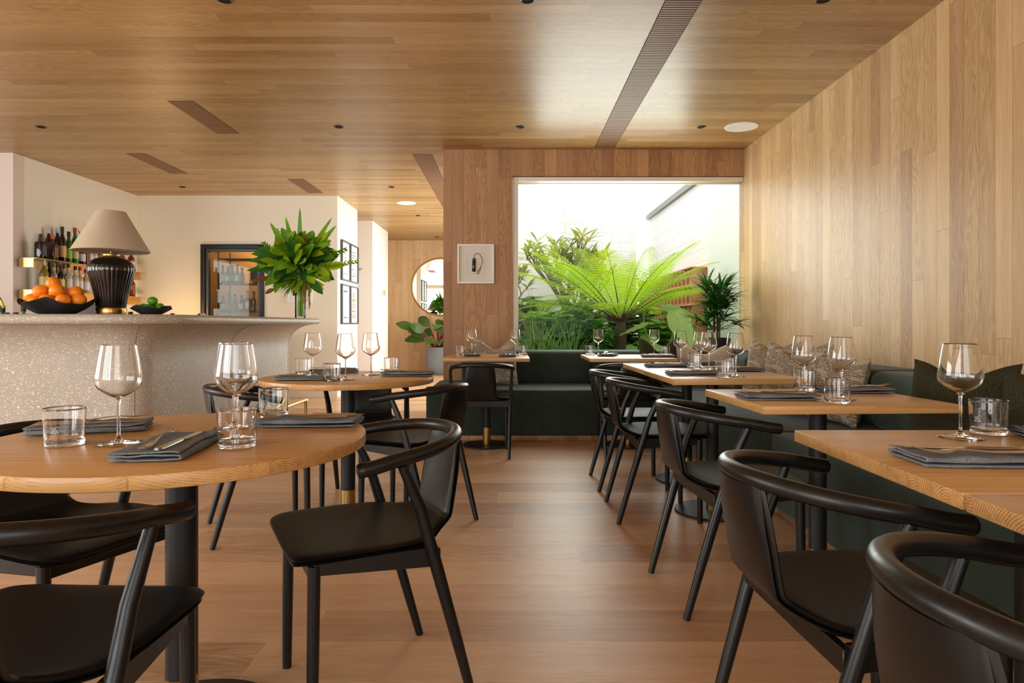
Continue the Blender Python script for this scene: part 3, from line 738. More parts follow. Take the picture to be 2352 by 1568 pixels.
# ============================================================ TABLEWARE
def make_glass():
    t = thing('wine_glass', '', 'glass', (0, 0, 0), 0, 'empty wine glasses')
    a = MB(); a.lathe([(0, .001), (.049, .001), (.0500, .0018), (.0492, .003), (.025, .0052), (.010, .0085), (.0048, .016), (.0038, .024), (0, .0241)], 40); a.build('foot', M['glass'], t, angle=80)
    a = MB(); a.lathe([(0, .0242), (.0038, .0242), (.0034, .05), (.0034, .085), (.0042, .099), (0, .0991)], 16); a.build('stem', M['glass'], t, angle=80)
    prof = [(0, .0992), (.0042, .0992), (.0050, .1055), (.0115, .1100), (.022, .1155), (.032, .1220), (.041, .1292), (.0470, .1375), (.0494, .148), (.0486, .160), (.0467, .175), (.0442, .193), (.0410, .213), (.0384, .2275), (.0379, .2305), (.0377, .2315), (.0374, .232), (.0370, .2315), (.0371, .2305), (.0376, .2275),
            (.0402, .2128), (.0434, .1928), (.0459, .1748), (.0478, .160), (.0485, .1485), (.0460, .1385), (.0402, .1305), (.031, .1234), (.021, .1170), (.0105, .1120), (.004, .1098), (0, .1093)]
    a = MB(); a.lathe(prof, 48); a.build('bowl', M['glass'], t, angle=80)
    return t
def make_tumbler():
    prof = [(0, .001), (.036, .001), (.0385, .0012), (.0402, .003), (.0405, .005), (.0412, .022), (.0422, .055), (.0431, .082), (.0432, .0855), (.0430, .0868), (.0425, .0873), (.0420, .0868), (.0418, .0855), (.0417, .082), (.0408, .055), (.0398, .024), (.0395, .018), (.0385, .0138), (.036, .0118), (.033, .0112), (0, .0112)]
    a = MB(); a.lathe(prof, 44); o = a.build('tumbler', M['glass'], None, angle=70); tag(o, '', 'glass', 'short clear tumblers')
    e = MB(); r = .0433
    def P_(u, v): a_ = -PI/2-.55+u/r; return (math.cos(a_)*(r-.0005+(v-.035)*.03), math.sin(a_)*(r-.0005+(v-.035)*.03), v)
    for pl in ([(-.008, .034), (.008, .034)], [(.008, .034), (0, .046)], [(0, .046), (-.008, .034)], [(-.004, .034), (-.002, .041), (.002, .041), (.003, .034)], [(-.008, .046), (-.003, .042)], [(.001, .046), (.006, .049)]):
        q = [P_(*p) for p in pl]; e.tube(q, .00035, 4)
    e.build('etched_emblem', M['white'], o); return o
def make_napkin():
    W, L = .15, .27
    sec = [(-.07, .0035), (.0, .003), (.066, .0035), (.0735, .0065), (.066, .0098), (.0, .0095), (-.060, .0100), (-.0665, .0130), (-.058, .0165), (.0, .0155), (.045, .0160), (.066, .0150)]
    path = smooth_path([(a_, b_, 0) for a_, b_ in sec], 4); rows = []
    n = 30
    for j in range(n+1):
        y = -L/2+L*j/n; row = []
        for p in path:
            wv = mnoise.noise(Vector((p.x*18, y*10, p.y*60)))*.007*(.3+p.y/.016)
            wd = 1+.05*math.sin(y*22+p.y*300)+.03*math.sin(y*9+p.y*700)
            row.append((p.x*wd, y*(1+.01*math.sin(p.x*50+p.y*200)), max(.0022, p.y*(1+.18*mnoise.noise(Vector((p.x*10, y*9, 3))))+abs(wv)*.8+ .006*(p.y/.016)*max(0, abs(y)/.135-.6))))
        rows.append(row)
    a = MB(); a.grid(rows); o = a.build('napkin', M['napkin'], None, angle=80); tag(o, '', 'napkin', 'folded charcoal napkins')
    md = o.modifiers.new('cloth', 'SOLIDIFY'); md.thickness = .0028; md.offset = 0
    return o
def flat_tool(mb, outline, zf, th):
    """outline: list of (y, half width); zf: height function"""
    rows = []
    for y, hw in outline:
        z = zf(y)
        rows.append([(-hw, y, z), (-hw*.7, y, z+th), (0, y, z+th*1.15), (hw*.7, y, z+th), (hw, y, z), (hw*.7, y, z-th*.2), (-hw*.7, y, z-th*.2)])
    mb.grid(rows, True, True)
def make_fork():
    zf = lambda y: .0012+.006*math.exp(-((y-.03)/.035)**2) + (.010*max(0, (y-.055)/.05)**1.5 if y > .055 else 0)
    a = MB(); ys = [(-.10, .005), (-.095, .0085), (-.07, .0078), (-.03, .0045), (.01, .0028), (.035, .0028), (.045, .007), (.052, .0115), (.060, .0125)]
    flat_tool(a, ys, zf, .0015)
    for k in range(4):
        x = -.0103+k*.00687
        rows = []
        for y in (.058, .07, .085, .097, .105):
            z = zf(y); hw = .0018*(1 if y < .1 else .5)
            rows.append([(x-hw, y, z), (x, y, z+.0013), (x+hw, y, z), (x, y, z-.0004)])
        a.grid(rows, True, True)
    return tag(a.build('fork', M['steel'], None, angle=60), '', 'fork', 'steel forks on napkins')
def make_knife():
    a = MB(); zf = lambda y: .0012
    flat_tool(a, [(-.11, .004), (-.105, .0075), (-.09, .008), (-.05, .0065), (-.01, .006), (.0, .005)], zf, .0035)
    flat_tool(a, [(0, .005), (.01, .0085), (.05, .0095), (.085, .0085), (.105, .005), (.112, .0015)], zf, .001)
    return tag(a.build('knife', M['steel'], None, angle=60), '', 'knife', 'steel knives on napkins')
GL, TU, NA, FO, KN = Proto(make_glass()), Proto(make_tumbler()), Proto(make_napkin()), Proto(make_fork()), Proto(make_knife())
ZT = .7506
def glass(x, y, lab): GL.put((x, y, ZT-.0008), random.uniform(0, 6), lab)
def tumbler(x, y, lab, rz=None): TU.put((x, y, ZT-.0008), (random.uniform(-.6, .6) if rz is None else rz)+math.atan2(y, x)-PI/2, lab)
def setting(x, y, deg, where, flip=False):
    """napkin whose length runs along deg, cutlery on top"""
    a = math.radians(deg)-PI/2
    NA.put((x, y, ZT), a, 'folded charcoal napkin '+where)
    s_ = -1 if flip else 1; zc = ZT+.0215
    def lp(u, v): return (x+math.cos(a)*u-math.sin(a)*v, y+math.sin(a)*u+math.cos(a)*v, zc)
    fx = FO.put(lp(-.028, .015*s_), a+.12+(PI if flip else 0), 'steel fork lying on the napkin '+where)
    fx.scale = (1.25, 1.2, 1.2)
    kx = KN.put(lp(.026, -.0*s_), a-.04+(PI if flip else 0), 'steel knife lying on the napkin '+where); kx.scale = (1.1, 1.12, 1.1)
# near round table
setting(-.755, 1.475, 97, 'at the front of the near round table')
setting(-1.10, 1.755, 20, 'behind a tumbler, farthest toward the picture edge', False)
setting(-.556, 1.862, 181, 'at the aisle side of the near round table')
glass(-.915, 1.558, 'wine glass standing alone against the bar, on the near round table')
glass(-.662, 1.613, 'nearer of the two overlapping wine glasses on the near round table')
glass(-.747, 1.80, 'farther of the two overlapping wine glasses on the near round table')
tumbler(-1.03, 1.541, 'tumbler between the lone wine glass and the picture edge, near round table')
tumbler(-.6225, 1.519, 'tumbler in front of two wine glasses on the near round table', .35)
tumbler(-.713, 2.01, 'tumbler at the back edge of the near round table')
# far round table
setting(-1.03, 3.345, 4, 'at the near side of the far round table')
setting(-1.02, 3.845, 22, 'at the back of the far round table', True)
setting(-.555, 3.63, 176, 'at the aisle side of the far round table')
glass(-1.077, 3.64, 'wine glass at the bar side of the far round table')
glass(-.825, 3.345, 'wine glass in front of the black framed prints, far round table')
glass(-.765, 3.67, 'wine glass against the corridor corner, far round table')
tumbler(-1.152, 3.715, 'tumbler at the bar side of the far round table')
tumbler(-.874, 3.27, 'dark looking tumbler at the near edge of the far round table')
tumbler(-.68, 3.83, 'amber tinted tumbler at the back of the far round table')
# banquette free end table
setting(-.33, 5.83, 92, 'beside the tumbler at the free end banquette table')
setting(-.019, 5.74, 88, 'near the inner corner of the free end banquette table')
glass(-.345, 6.03, 'small wine glass before the oak wall, on the free end banquette table')
glass(.05, 6.06, 'small wine glass before the cream window frame edge')
tumbler(-.435, 5.98, 'tumbler at the outer end of the free end banquette table')
tumbler(.118, 6.0, 'tumbler at the window side of the free end banquette table')
# window table
setting(.86, 5.85, 70, 'on the window table, by its outer tumbler')
setting(1.25, 5.62, 178, 'on the window table, in front of the olive cushion')
glass(.80, 6.02, 'wine glass against the grasses, on the window table')
glass(1.30, 6.0, 'wine glass between the ears of the olive cushion')
tumbler(.715, 5.95, 'tumbler at the aisle end of the window table')
tumbler(1.345, 5.78, 'tumbler at the wall end of the window table')
# joined tables
setting(1.02, 4.34, 178, 'at the aisle side of the farther joined table')
setting(1.00, 3.66, 178, 'at the aisle side of the nearer joined table')
setting(1.365, 3.98, 2, 'at the wall side where the two tables join', True)
setting(1.36, 4.60, 2, 'at the wall side of the farther joined table', True)
glass(1.185, 4.62, 'wine glass before the huge pale hanging leaf')
glass(1.228, 4.28, 'wine glass half overlapped by its neighbour, before the palm stems')
glass(1.21, 4.05, 'wine glass in front of the palm stems, beside the overlapping one')
glass(1.207, 3.56, 'wine glass before the corner of the oak wall, joined tables')
tumbler(1.165, 4.19, 'tumbler on the farther joined table, next to its aisle napkin')
tumbler(1.125, 3.50, 'tumbler on the nearer joined table, next to its aisle napkin')
tumbler(1.235, 4.45, 'tumbler behind the others on the farther joined table')
tumbler(1.25, 3.80, 'tumbler hidden behind the front tumbler on the nearer joined table')
# single square table
setting(1.0, 2.50, 178, 'at the aisle side of the single square table')
setting(1.42, 2.755, 178, 'at the wall side of the single square table', True)
glass(1.21, 2.74, 'wine glass in front of the patterned cushions, single square table')
glass(1.232, 2.475, 'wine glass with dark green reflection on the single square table')
tumbler(1.255, 2.835, 'tumbler at the back edge of the single square table')
tumbler(1.16, 2.362, 'tumbler at the front edge of the single square table')
# nearest table
setting(.945, 1.355, 178, 'at the aisle side of the nearest whole square table')
setting(1.40, 1.615, 170, 'at the wall side of the nearest whole square table', True)
glass(1.112, 1.644, 'large looking wine glass in front of the olive cushions')
tumbler(1.222, 1.70, 'tumbler in front of the olive cushions at the oak wall')

# ============================================================ CUSHIONS
def cushion(name, label, loc, rz, tilt, s, mat, chop=.06, seed=0, h=None, piping=None):
    n = 26; rnd = random.Random(seed); rows = {1: [], -1: []}; h = h or s
    def pt(u, v, sg):
        ex = 1+.05*(abs(u)*abs(v))**2
        x = u*s/2*(1-.07*(1-v*v))*ex*(1-.10*chop/.06*max(0, v)*(1 if abs(u) > 0 else 0)*.3); z = v*h/2*(1-.06*(1-u*u))*ex
        z -= chop*math.exp(-(u/.45)**2)*max(0, v)**2
        tk = .075*(max(0, (1-u**4)*(1-v**4)))**.42
        tk *= 1-.35*math.exp(-(u/.3)**2)*max(0, v)
        y = sg*tk + .006*mnoise.noise(Vector((u*3+seed, v*3, sg*2)))*(1-abs(u)**6)*(1-abs(v)**6)
        return Vector((x, y, z+h/2))
    a = MB()
    for sg in (1, -1):
        rows = [[pt(-1+2*i/n, -1+2*j/n, sg) for i in range(n+1)] for j in range(n+1)]
        if sg == -1: rows = [r[::-1] for r in rows]
        a.grid(rows)
    o = a.build(name, mat, None, angle=80); o.location = loc; o.rotation_euler = (-tilt, 0, rz)
    return tag(o, label, 'cushion')
ZS = .4535
cushion('patterned_cushion', 'beige cushion with dark woven dashes behind the free end banquette table', (-.145, 6.315, ZS), 0, .18, .44, M['cush_pat'], .09, 1)
cushion('boucle_cushion', 'dark olive textured cushion with two pointed ears at the window', (1.42, 6.30, ZS), -.05, .18, .40, M['boucle'], .13, 2, .45)
cushion('beige_cushion', 'plain beige cushion dented in the middle, next to the olive window cushion', (1.80, 6.16, ZS), -.35, .2, .56, M['cush_beige'], .09, 3, .40)
cushion('patterned_cushion', 'dark dashed beige cushion nearest the corner on the oak wall banquette', (1.83, 4.76, ZS), -PI/2+.42, .20, .46, M['cush_pat'], .06, 4, .46)
cushion('patterned_cushion', 'dark dashed beige cushion with two raised corners, middle of three', (1.80, 4.28, ZS), -PI/2+.55, .20, .46, M['cush_pat'], .09, 5, .46)
cushion('patterned_cushion', 'dark dashed beige cushion slumped behind the single table tumblers', (1.88, 3.90, ZS), -PI/2+.25, .26, .38, M['cush_pat'], .08, 6, .39)
cushion('boucle_cushion', 'dark olive boucle cushion seen through the largest wine glass', (1.84, 2.76, ZS), -PI/2+.5, .20, .42, M['boucle'], .08, 7)
cushion('boucle_cushion', 'dark olive boucle cushion cut by the picture edge', (1.87, 2.28, ZS), -PI/2+.25, .18, .46, M['boucle'], .03, 8, .40)

# ============================================================ POTTED PALM on the banquette ledge
t = thing('potted_palm', 'potted lady palm with dark fan leaves at the oak wall corner', 'plant', (2.08, 6.70, .7686))
p = MB(); p.lathe([(0, .0), (.085, .0), (.105, .12), (.108, .125), (.10, .125), (.097, .11), (0, .108)], 32); p.build('pot', M['darkpot'], t)
rnd = random.Random(11); lf, st = MB(), MB()
for k in range(44):
    a = rnd.uniform(0, 2*PI); hh = .20+.42*(k/43)**.9; r0 = rnd.uniform(.01, .05)
    e = rnd.uniform(.1, 1.0) if hh < .55 else rnd.uniform(.4, 1.3)
    L = rnd.uniform(.06, .15); b_ = Vector((math.cos(a)*r0, math.sin(a)*r0, hh-.05)); d = Vector((math.cos(a)*math.cos(e), math.sin(a)*math.cos(e), math.sin(e)))
    if b_.y + d.y*L > .08: a = -a; d.y = -abs(d.y); b_.y = -abs(b_.y)
    tip = b_+d*L; st.tube([b_, tip], .003, 5)
    side = d.cross(Vector((0, 0, 1))).normalized()
    for q in range(8):
        th = -1.25+2.5*q/7; dd = (d*math.cos(th)+side*math.sin(th)+Vector((0, 0, rnd.uniform(-.1, .15)))).normalized()
        LL = rnd.uniform(.16, .25)
        if tip.y+dd.y*LL > .14: dd.y *= -.3
        if tip.x+dd.x*LL > .28: dd.x *= .5
        lf.leaf(tip, dd, (0, 0, 1), LL, .034, .35, 6, .25, lambda u: min(1, u*4+.25)*(1-u)**.45)
for k in range(7):
    a = k*.9; st.tube([(math.cos(a)*.03, math.sin(a)*.03, .1), (math.cos(a)*.035, math.sin(a)*.035, .4), (math.cos(a)*.03, math.sin(a)*.03, .62)], .006, 6)
lf.build('fan_leaves', M['palm'], t); st.build('stems', M['bark'], t)
# ============================================================ BAR
def arc_path(pts, rads, n=14):
    out = []
    for i, p in enumerate(pts):
        p = Vector(p)
        if i == 0 or i == len(pts)-1: out.append(p); continue
        a = (Vector(pts[i-1])-p).normalized(); b_ = (Vector(pts[i+1])-p).normalized()
        ang = a.angle(b_); r = rads[i]; tl = r/math.tan(ang/2)
        c = p+(a+b_).normalized()*(r/math.sin(ang/2))
        s_ = p+a*tl; e_ = p+b_*tl
        v0 = s_-c; v1 = e_-c; tot = v0.angle(v1)
        ax = v0.to_3d().cross(v1.to_3d()).z
        for k in range(n+1):
            th = tot*k/n*(1 if ax > 0 else -1)
            out.append(c+Vector((v0.x*math.cos(th)-v0.y*math.sin(th), v0.x*math.sin(th)+v0.y*math.cos(th))))
    return out
bar = thing('bar_counter', 'pale terrazzo bar counter with flared bullnose top', 'bar', (0, 0, 0))
path = arc_path([(-6.4, 4.30), (-2.44, 4.40), (-2.40, 7.42), (-3.3, 7.50)], [0, .16, .22, 0])
ZB = 1.0925
def offs(path, o):
    out = []
    for i, p in enumerate(path):
        d = (path[min(i+1, len(path)-1)]-path[max(i-1, 0)]).normalized(); n_ = Vector((d.y, -d.x)); out.append(p+n_*o)
    return out
prof = [(0, .001), (0, .3), (0, .72), (.004, .79)]
for k in range(1, 13):
    a = k/12*PI/2; prof.append((.004+.27*(1-math.cos(a))**1.05, .79+.238*math.sin(a)**.9))
rows = []
for o_, z in prof: rows.append([(q.x, q.y, z) for q in offs(path, o_)])
b_ = MB(); b_.grid(rows); b_.build('bar_front', M['terrazzo'], bar, angle=60)
lip = [(.24, 1.0285), (.285, 1.029)]
for k in range(9):
    a = -PI/2+PI*k/8; lip.append((.295+.032*math.cos(a), 1.0605+.0315*math.sin(a)))
lip += [(.28, ZB), (.10, ZB)]
rows = [[(q.x, q.y, z) for q in offs(path, o_)] for o_, z in lip]
b_ = MB(); b_.grid(rows)
inn = offs(path, .10)
i0 = len(inn)//2
poly = [(q.x, q.y, ZB) for q in inn]
# worktop slab behind the lip, following the L plan
b_.add(poly + [(-3.3, 6.95, ZB), (-2.95, 6.9, ZB), (-2.95, 5.0, ZB), (-6.4, 4.9, ZB)], [tuple(range(len(poly)+4))])
b_.build('counter_top', M['terrazzo'], bar, angle=50)
b_ = MB(); b_.box(-6.4, -2.9, 4.86, 4.90, .001, 1.091); b_.box(-2.99, -2.95, 4.9, 6.92, .001, 1.091); b_.build('inner_panel', M['frame_grey'], bar, smooth=False)
# fine joints between terrazzo panels
sm = MB()
def joint(idx):
    pts = []
    P3 = path[idx] if isinstance(idx, int) else None
    for o_, z in prof: q = offs(path, o_+.0006)[idx]; pts.append((q.x, q.y, z))
    sm.tube(pts, .0016, 4)
joint(7); joint(16)
d = (path[16]-path[15])
def joint_at(x, y, nx, ny):
    sm.tube([(x+nx*(o_+.0006), y+ny*(o_+.0006), z) for o_, z in prof], .0016, 4)
joint_at(-3.42, 4.376, 0, -1); joint_at(-2.418, 5.75, 1, 0)
sm.build('panel_joints', simple('grey joint', srgb(120, 110, 98), .8), bar)
# brass foot rail
t = thing('foot_rail', 'polished brass foot rail round the end of the bar', 'rail', (0, 0, 0))
a = MB(); a.tube(smooth_path([(-2.03, 4.6, .275), (-2.03, 5.6, .275), (-2.03, 6.58, .275), (-2.03, 6.62, .26), (-2.03, 6.63, .22), (-2.03, 6.63, .001)], 5), .0165, 12); a.build('rail', M['brass_bright'], t)
for yy in (4.9, 5.75):
    a = MB(); a.tube([(-2.03, yy, .275), (-2.39, yy, .275)], .01, 8); a.build('bracket', M['brass_bright'], t)

# ---- lamp
ZB2 = ZB+.0006
t = thing('table_lamp', 'large ribbed black ceramic lamp with wide linen shade on the bar', 'lamp', (-2.765, 4.62, ZB2)); t.scale = (.88, .88, .975)
a = MB(); a.lathe([(0, 0), (.106, 0), (.109, .01), (.110, .04), (.106, .05), (0, .05)], 48); 
a.build('brass_foot', M['brass'], t)
a = MB(); mod = lambda th, z: 1+.028*abs(math.sin(th*15))**.7*(1 if .07 < z < .34 else .5)
a.lathe([(.098, .048), (.104, .06), (.112, .12), (.128, .19), (.146, .25), (.162, .30), (.167, .325), (.160, .352), (.142, .376), (.115, .394), (.085, .404), (.064, .407)], 240, mod=mod)
a.build('urn_body', simple('dark bronze glaze', srgb(22, 17, 15), .12, 0, spec=.7), t, angle=50)
a = MB(); a.lathe([(.066, .405), (.062, .412), (.060, .424), (.062, .430), (.058, .434), (.0, .434)], 40); a.build('brass_collar', M['brass'], t)
a = MB(); a.tube([(0, 0, .432), (0, 0, .462)], .009, 12); a.build('brass_stem', M['brass'], t)
a = MB(); a.lathe([(.009, .458), (.012, .462), (.018, .48), (.018, .50), (0, .50)], 20); a.build('lamp_holder', M['bmetal'], t)
a = MB(); rows = [(.272, .452), (.271, .450), (.268, .452)]
a.lathe([(.268, .452), (.272, .450), (.2745, .453), (.105, .732), (.1035, .734), (.1015, .732), (.270, .4545)], 72); a.build('lamp_shade', M['shade'], t, angle=50)
a = MB(); 
for k in range(3): a.tube([(0, 0, .70), (.106*math.cos(k*2.09), .106*math.sin(k*2.09), .725)], .0015, 4)
a.tube([(0, 0, .5), (0, 0, .70)], .003, 6); a.build('shade_fitter', M['brass'], t)

# ---- bowls and fruit
def wavy_bowl(name, label, x, y, R, H, seed):
    def md(th, z):
        k = z/H; return 1+k*(.07*math.sin(3*th+seed)+.05*math.sin(7*th+seed*2))
    prof_o = [(0, 0), (R*.42, 0), (R*.55, H*.12), (R*.78, H*.45), (R*.97, H*.86), (R, H*.97), (R*.985, H), (R*.95, H*.9), (R*.75, H*.52), (R*.5, H*.2), (0, H*.14)]
    a = MB(); n = 90; rows = []
    for r, z in prof_o:
        row = []
        for k in range(n):
            th = 2*PI*k/n; m_ = md(th, z); zz_ = z*(1+.22*math.sin(4*th+seed)*(z/H)**2+.08*math.sin(9*th)*(z/H)**2)
            row.append((r*m_*math.cos(th), r*m_*math.sin(th), zz_))
        rows.append(row)
    a.grid(rows, True); o = a.build(name, M['tin'], None, angle=70); o.location = (x, y, ZB2); return tag(o, label, 'bowl')
M['tin'] = simple('matt black ceramic', (.012, .012, .012, 1), .75)
BX, BY = -3.03, 4.45
wavy_bowl('fruit_bowl', 'wide black wavy bowl holding the oranges on the bar', BX, BY, .215, .085, .4)
t = NT('orange peel'); t.P(col=t.mix(t.noise(t.obj(), 6, 3), srgb(246, 152, 24), srgb(240, 126, 14)), rough=.38); t.bump(t.n('ShaderNodeTexVoronoi', {'Vector': t.obj(), 'Scale': 420.0}).outputs[0], .35, .001); M['orange'] = t.m
t = NT('lime peel'); t.P(col=t.mix(t.noise(t.obj(), 9, 3), srgb(86, 150, 20), srgb(50, 112, 18)), rough=.28); M['lime'] = t.m
def fruit(name, R, sq, mat, cat, group):
    n = 28; prof_ = []
    for i in range(n+1):
        a_ = -PI/2+PI*i/n; rr = R*math.cos(a_); z_ = R*sq*math.sin(a_)
        if i == n: rr = 0
        z_ -= .004*math.exp(-(rr/.006)**2) if a_ > 0 else -.002*math.exp(-(rr/.006)**2)
        prof_.append((max(rr, 0), z_))
    a = MB(); a.lathe(prof_, 32); o = a.build(name, mat, None, angle=80); tag(o, '', cat, group)
    s_ = MB(); s_.lathe([(0, -.002), (.0035, -.002), (.003, .001), (0, .0015)], 10, (0, 0, R*sq-.0032)); s_.build('stem_end', M['stem'] if name == 'lime' else M['bark'], o); return o
FR = Proto(fruit('orange', .0450, 1.05, M['orange'], 'orange', 'oranges heaped in the black bowl'))
ol = [(-.135, -.02, .096, 'at the outer end of the heap'), (-.085, -.06, .078, 'low at the front, second from the outer end'), (.0, -.09, .088, 'front centre, resting on the bowl rim'), (.088, -.072, .092, 'low at the front near the lamp'),
      (.138, -.002, .098, 'at the lamp end of the heap'), (-.06, .04, .085, 'at the back of the lower layer'), (.05, .06, .085, 'hidden at the back centre'), (.05, -.03, .072, 'sunk deep in the middle'), 
      (-.075, -.03, .155, 'large in the second layer, outer side'), (.035, -.045, .160, 'largest in the middle of the second layer'), (.10, .03, .150, 'second layer, near the lamp'), (-.01, .06, .150, 'behind the second layer'), (-.02, .005, .212, 'topmost of the heap')]
for i, (dx, dy, dz, w_) in enumerate(ol):
    o = FR.put((BX+dx*1.10, BY+dy*1.1, ZB2+dz*.98), 0, 'orange '+w_)
    o.rotation_euler = (random.uniform(-1.5, 1.5), random.uniform(-1.5, 1.5), random.uniform(0, 6))
LX, LY = -2.475, 4.60
wavy_bowl('lime_bowl', 'small black wavy bowl holding limes beside the lamp', LX, LY, .125, .055, 2.0)
FL = Proto(fruit('lime', .029, 1.22, M['lime'], 'lime', 'limes in the small black bowl'))
for dx, dy, dz, w_ in ((-.05, -.01, .050, 'at the lamp side of the small bowl'), (.0, -.045, .046, 'low in front in the small bowl'), (.06, .0, .052, 'at the vase side of the small bowl'), (-.01, .04, .052, 'behind in the small bowl'), (.012, -.005, .096, 'on top of the others in the small bowl')):
    o = FL.put((LX+dx, LY+dy, ZB2+dz), 0, 'green lime '+w_); o.rotation_euler = (1.4, random.uniform(-.5, .5), random.uniform(0, 6))

# ---- vase with the big arrangement
VX, VY = -2.155, 6.85
vs = MB(); vs.lathe([(0, 0), (.050, 0), (.0525, .003), (.0525, .34), (.0515, .342), (.0500, .34), (.0495, .014), (0, .012)], 48)
o = vs.build('glass_vase', M['vase'], None, angle=60); o.location = (VX, VY, ZB2); tag(o, 'tall cylindrical glass vase full of green stems at the bar end', 'vase')
arr = thing('leaf_arrangement', 'huge arrangement of tropical leaves standing in the glass vase', 'flower arrangement', (VX, VY, ZB2))
rnd = random.Random(21)
st = MB()
for k in range(24):
    a = rnd.uniform(0, 2*PI); r0 = rnd.uniform(0, .034); a2 = a+rnd.uniform(-.6, .6)
    st.tube([(math.cos(a)*r0, math.sin(a)*r0, .016), (math.cos(a2)*.028, math.sin(a2)*.028, .33), (math.cos(a2)*.06, math.sin(a2)*.06, .48)], rnd.uniform(.004, .008), 6)
st.build('stems', M['stem'], arr)
def spray(name, mat, items, L, W, bend, fold=.2, shape=None, jit=0):
    mb = MB()
    for (a, e, r0, z0, lf_) in items:
        d = Vector((math.cos(a)*math.cos(e), math.sin(a)*math.cos(e), math.sin(e)))
        base = Vector((0, 0, z0))+d*r0
        d = (d+Vector((rnd.uniform(-jit, jit), rnd.uniform(-jit, jit), rnd.uniform(-jit, jit)))).normalized()
        mb.leaf(base, d, (rnd.uniform(-.2, .2), -1, .45), L*lf_, W*rnd.uniform(.8, 1.15), bend*rnd.uniform(.4, 1.4), 8, fold, shape)
    mb.build(name, mat, arr)
def fan(n, e0, e1, r0, r1, z0, z1, lo=.8, hi=1.15, amin=0, amax=2*PI):
    return [(rnd.uniform(amin, amax), rnd.uniform(e0, e1), rnd.uniform(r0, r1), rnd.uniform(z0, z1), rnd.uniform(lo, hi)) for _ in range(n)]
spray('dark_leaves', M['bq_dark'], fan(64, -.5, 1.1, .05, .20, .46, .56), .22, .115, .3, jit=.5)
spray('mid_leaves', M['bq_mid'], fan(64, -.4, 1.2, .10, .27, .46, .58), .19, .10, .3, jit=.6)
spray('lime_leaves', M['bq_lime'], fan(44, -.4, 1.0, .16, .30, .44, .58, amin=-2.6, amax=.6), .16, .085, .35, jit=.6)
spray('outer_leaves', M['bq_dark'], fan(10, -.05, .35, .16, .24, .50, .62, .9, 1.15, 2.6, 3.7), .26, .075, .3)
spray('spear_leaves', M['bq_mid'], [(-1.4, 1.5, .3, .46, 1.1), (.3, 1.1, .3, .46, 1.1), (2.8, 1.25, .3, .48, .9), (0, .9, .28, .5, .9), (3.2, 1.0, .3, .5, .8)], .34, .075, .10, .15, lambda u: (1-u)**.6*min(1, u*3+.4))
spray('drooping_leaves', M['bq_lime'], fan(26, -1.1, -.45, .05, .12, .44, .5, .7, 1.1), .20, .05, -.2)
spray('striped_blades', M['grass'], fan(46, -.95, .1, .06, .12, .42, .47, .7, 1.1, 2.6, 4.4), .20, .014, .25, .2, lambda u: (1-u)**.5)
spray('bronze_leaves', M['bq_bronze'], [(-1.2, 1.2, .3, .42, 1), (-1.6, 1.3, .28, .44, .8), (-1.0, 1.0, .3, .44, .9), (3.35, -.12, .18, .44, 1.9), (3.0, -.35, .30, .40, .7)], .17, .055, .1)
# feathery side sprays
for (a, e, Ls, nm) in ((.05, .42, .52, 1), (-.12, .12, .62, 2), (3.0, .62, .50, 3), (2.85, .98, .52, 4), (.2, .75, .4, 5)):
    mb = MB(); d = Vector((math.cos(a)*math.cos(e), math.sin(a)*math.cos(e), math.sin(e))); p = Vector((0, 0, .5)); n = 16
    mb.tube([p, p+d*Ls*.5, p+d*Ls+Vector((0, 0, -.02))], [.004, .003, .0015], 5)
    for i in range(5, n):
        q = p+d*Ls*i/n; sd = d.cross(Vector((0, 0, 1))).normalized()
        for sg in (-1, 1):
            mb.leaf(q, d*.8+sd*sg*.7+Vector((0, 0, .35*sg)), (0, -1, .3), .085*(1.25-i/n*.7), .022, .2, 4, .2)
    mb.build('feathery_spray', M['bq_mid'] if nm % 2 else M['bq_lime'], arr)
mb = MB()
for k in range(16):
    x0 = .075+rnd.uniform(-.03, .04); y0 = -.05+rnd.uniform(-.03, .03); ln = rnd.uniform(.10, .34)
    pts = [(x0+rnd.uniform(-.008, .008), y0, .42-ln*i/6) for i in range(7)]
    mb.tube(pts, [.004+.006*abs(math.sin(i*1.3+k)) for i in range(6)]+[.002], 6)
mb.build('dried_seed_tassel', M['bq_tan'], arr)

# ============================================================ BACK BAR: brass shelves and bottles
for z_, lab, sn in ((1.74, 'upper brass bottle shelf on the pale wall behind the bar', 0), (1.40, 'lower brass bottle shelf on the pale wall behind the bar', 1)):
    t = thing('bottle_shelf', lab, 'shelf', (0, 0, 0), 0, 'brass bottle shelves')
    a = MB(); a.box(-5.249, -5.06, 7.12, 9.28, z_-.006, z_); a.build('shelf_board', M['brass_bright'], t, bevel=.001, bseg=1)
    a = MB(); a.box(-5.249, -5.24, 7.12, 9.28, z_-.10, z_-.006); a.build('back_panel', M['brass_bright'], t, smooth=False)
    for yy in (7.13, 9.2):
        a = MB(); a.box(-5.24, -5.10, yy, yy+.008, z_-.10, z_-.006); a.build('end_bracket', M['brass_bright'], t, smooth=False)
BM = {}
def gmat(c, tr=.6):
    k = (c, tr)
    if k not in BM: BM[k] = simple('bottle glass '+str(len(BM)), srgb(*c), .08, 0, trans=tr, spec=.6)
    return BM[k]
def cmat(c):
    if ('c', c) not in BM: BM[('c', c)] = simple('bottle paint '+str(len(BM)), srgb(*c), .5)
    return BM[('c', c)]
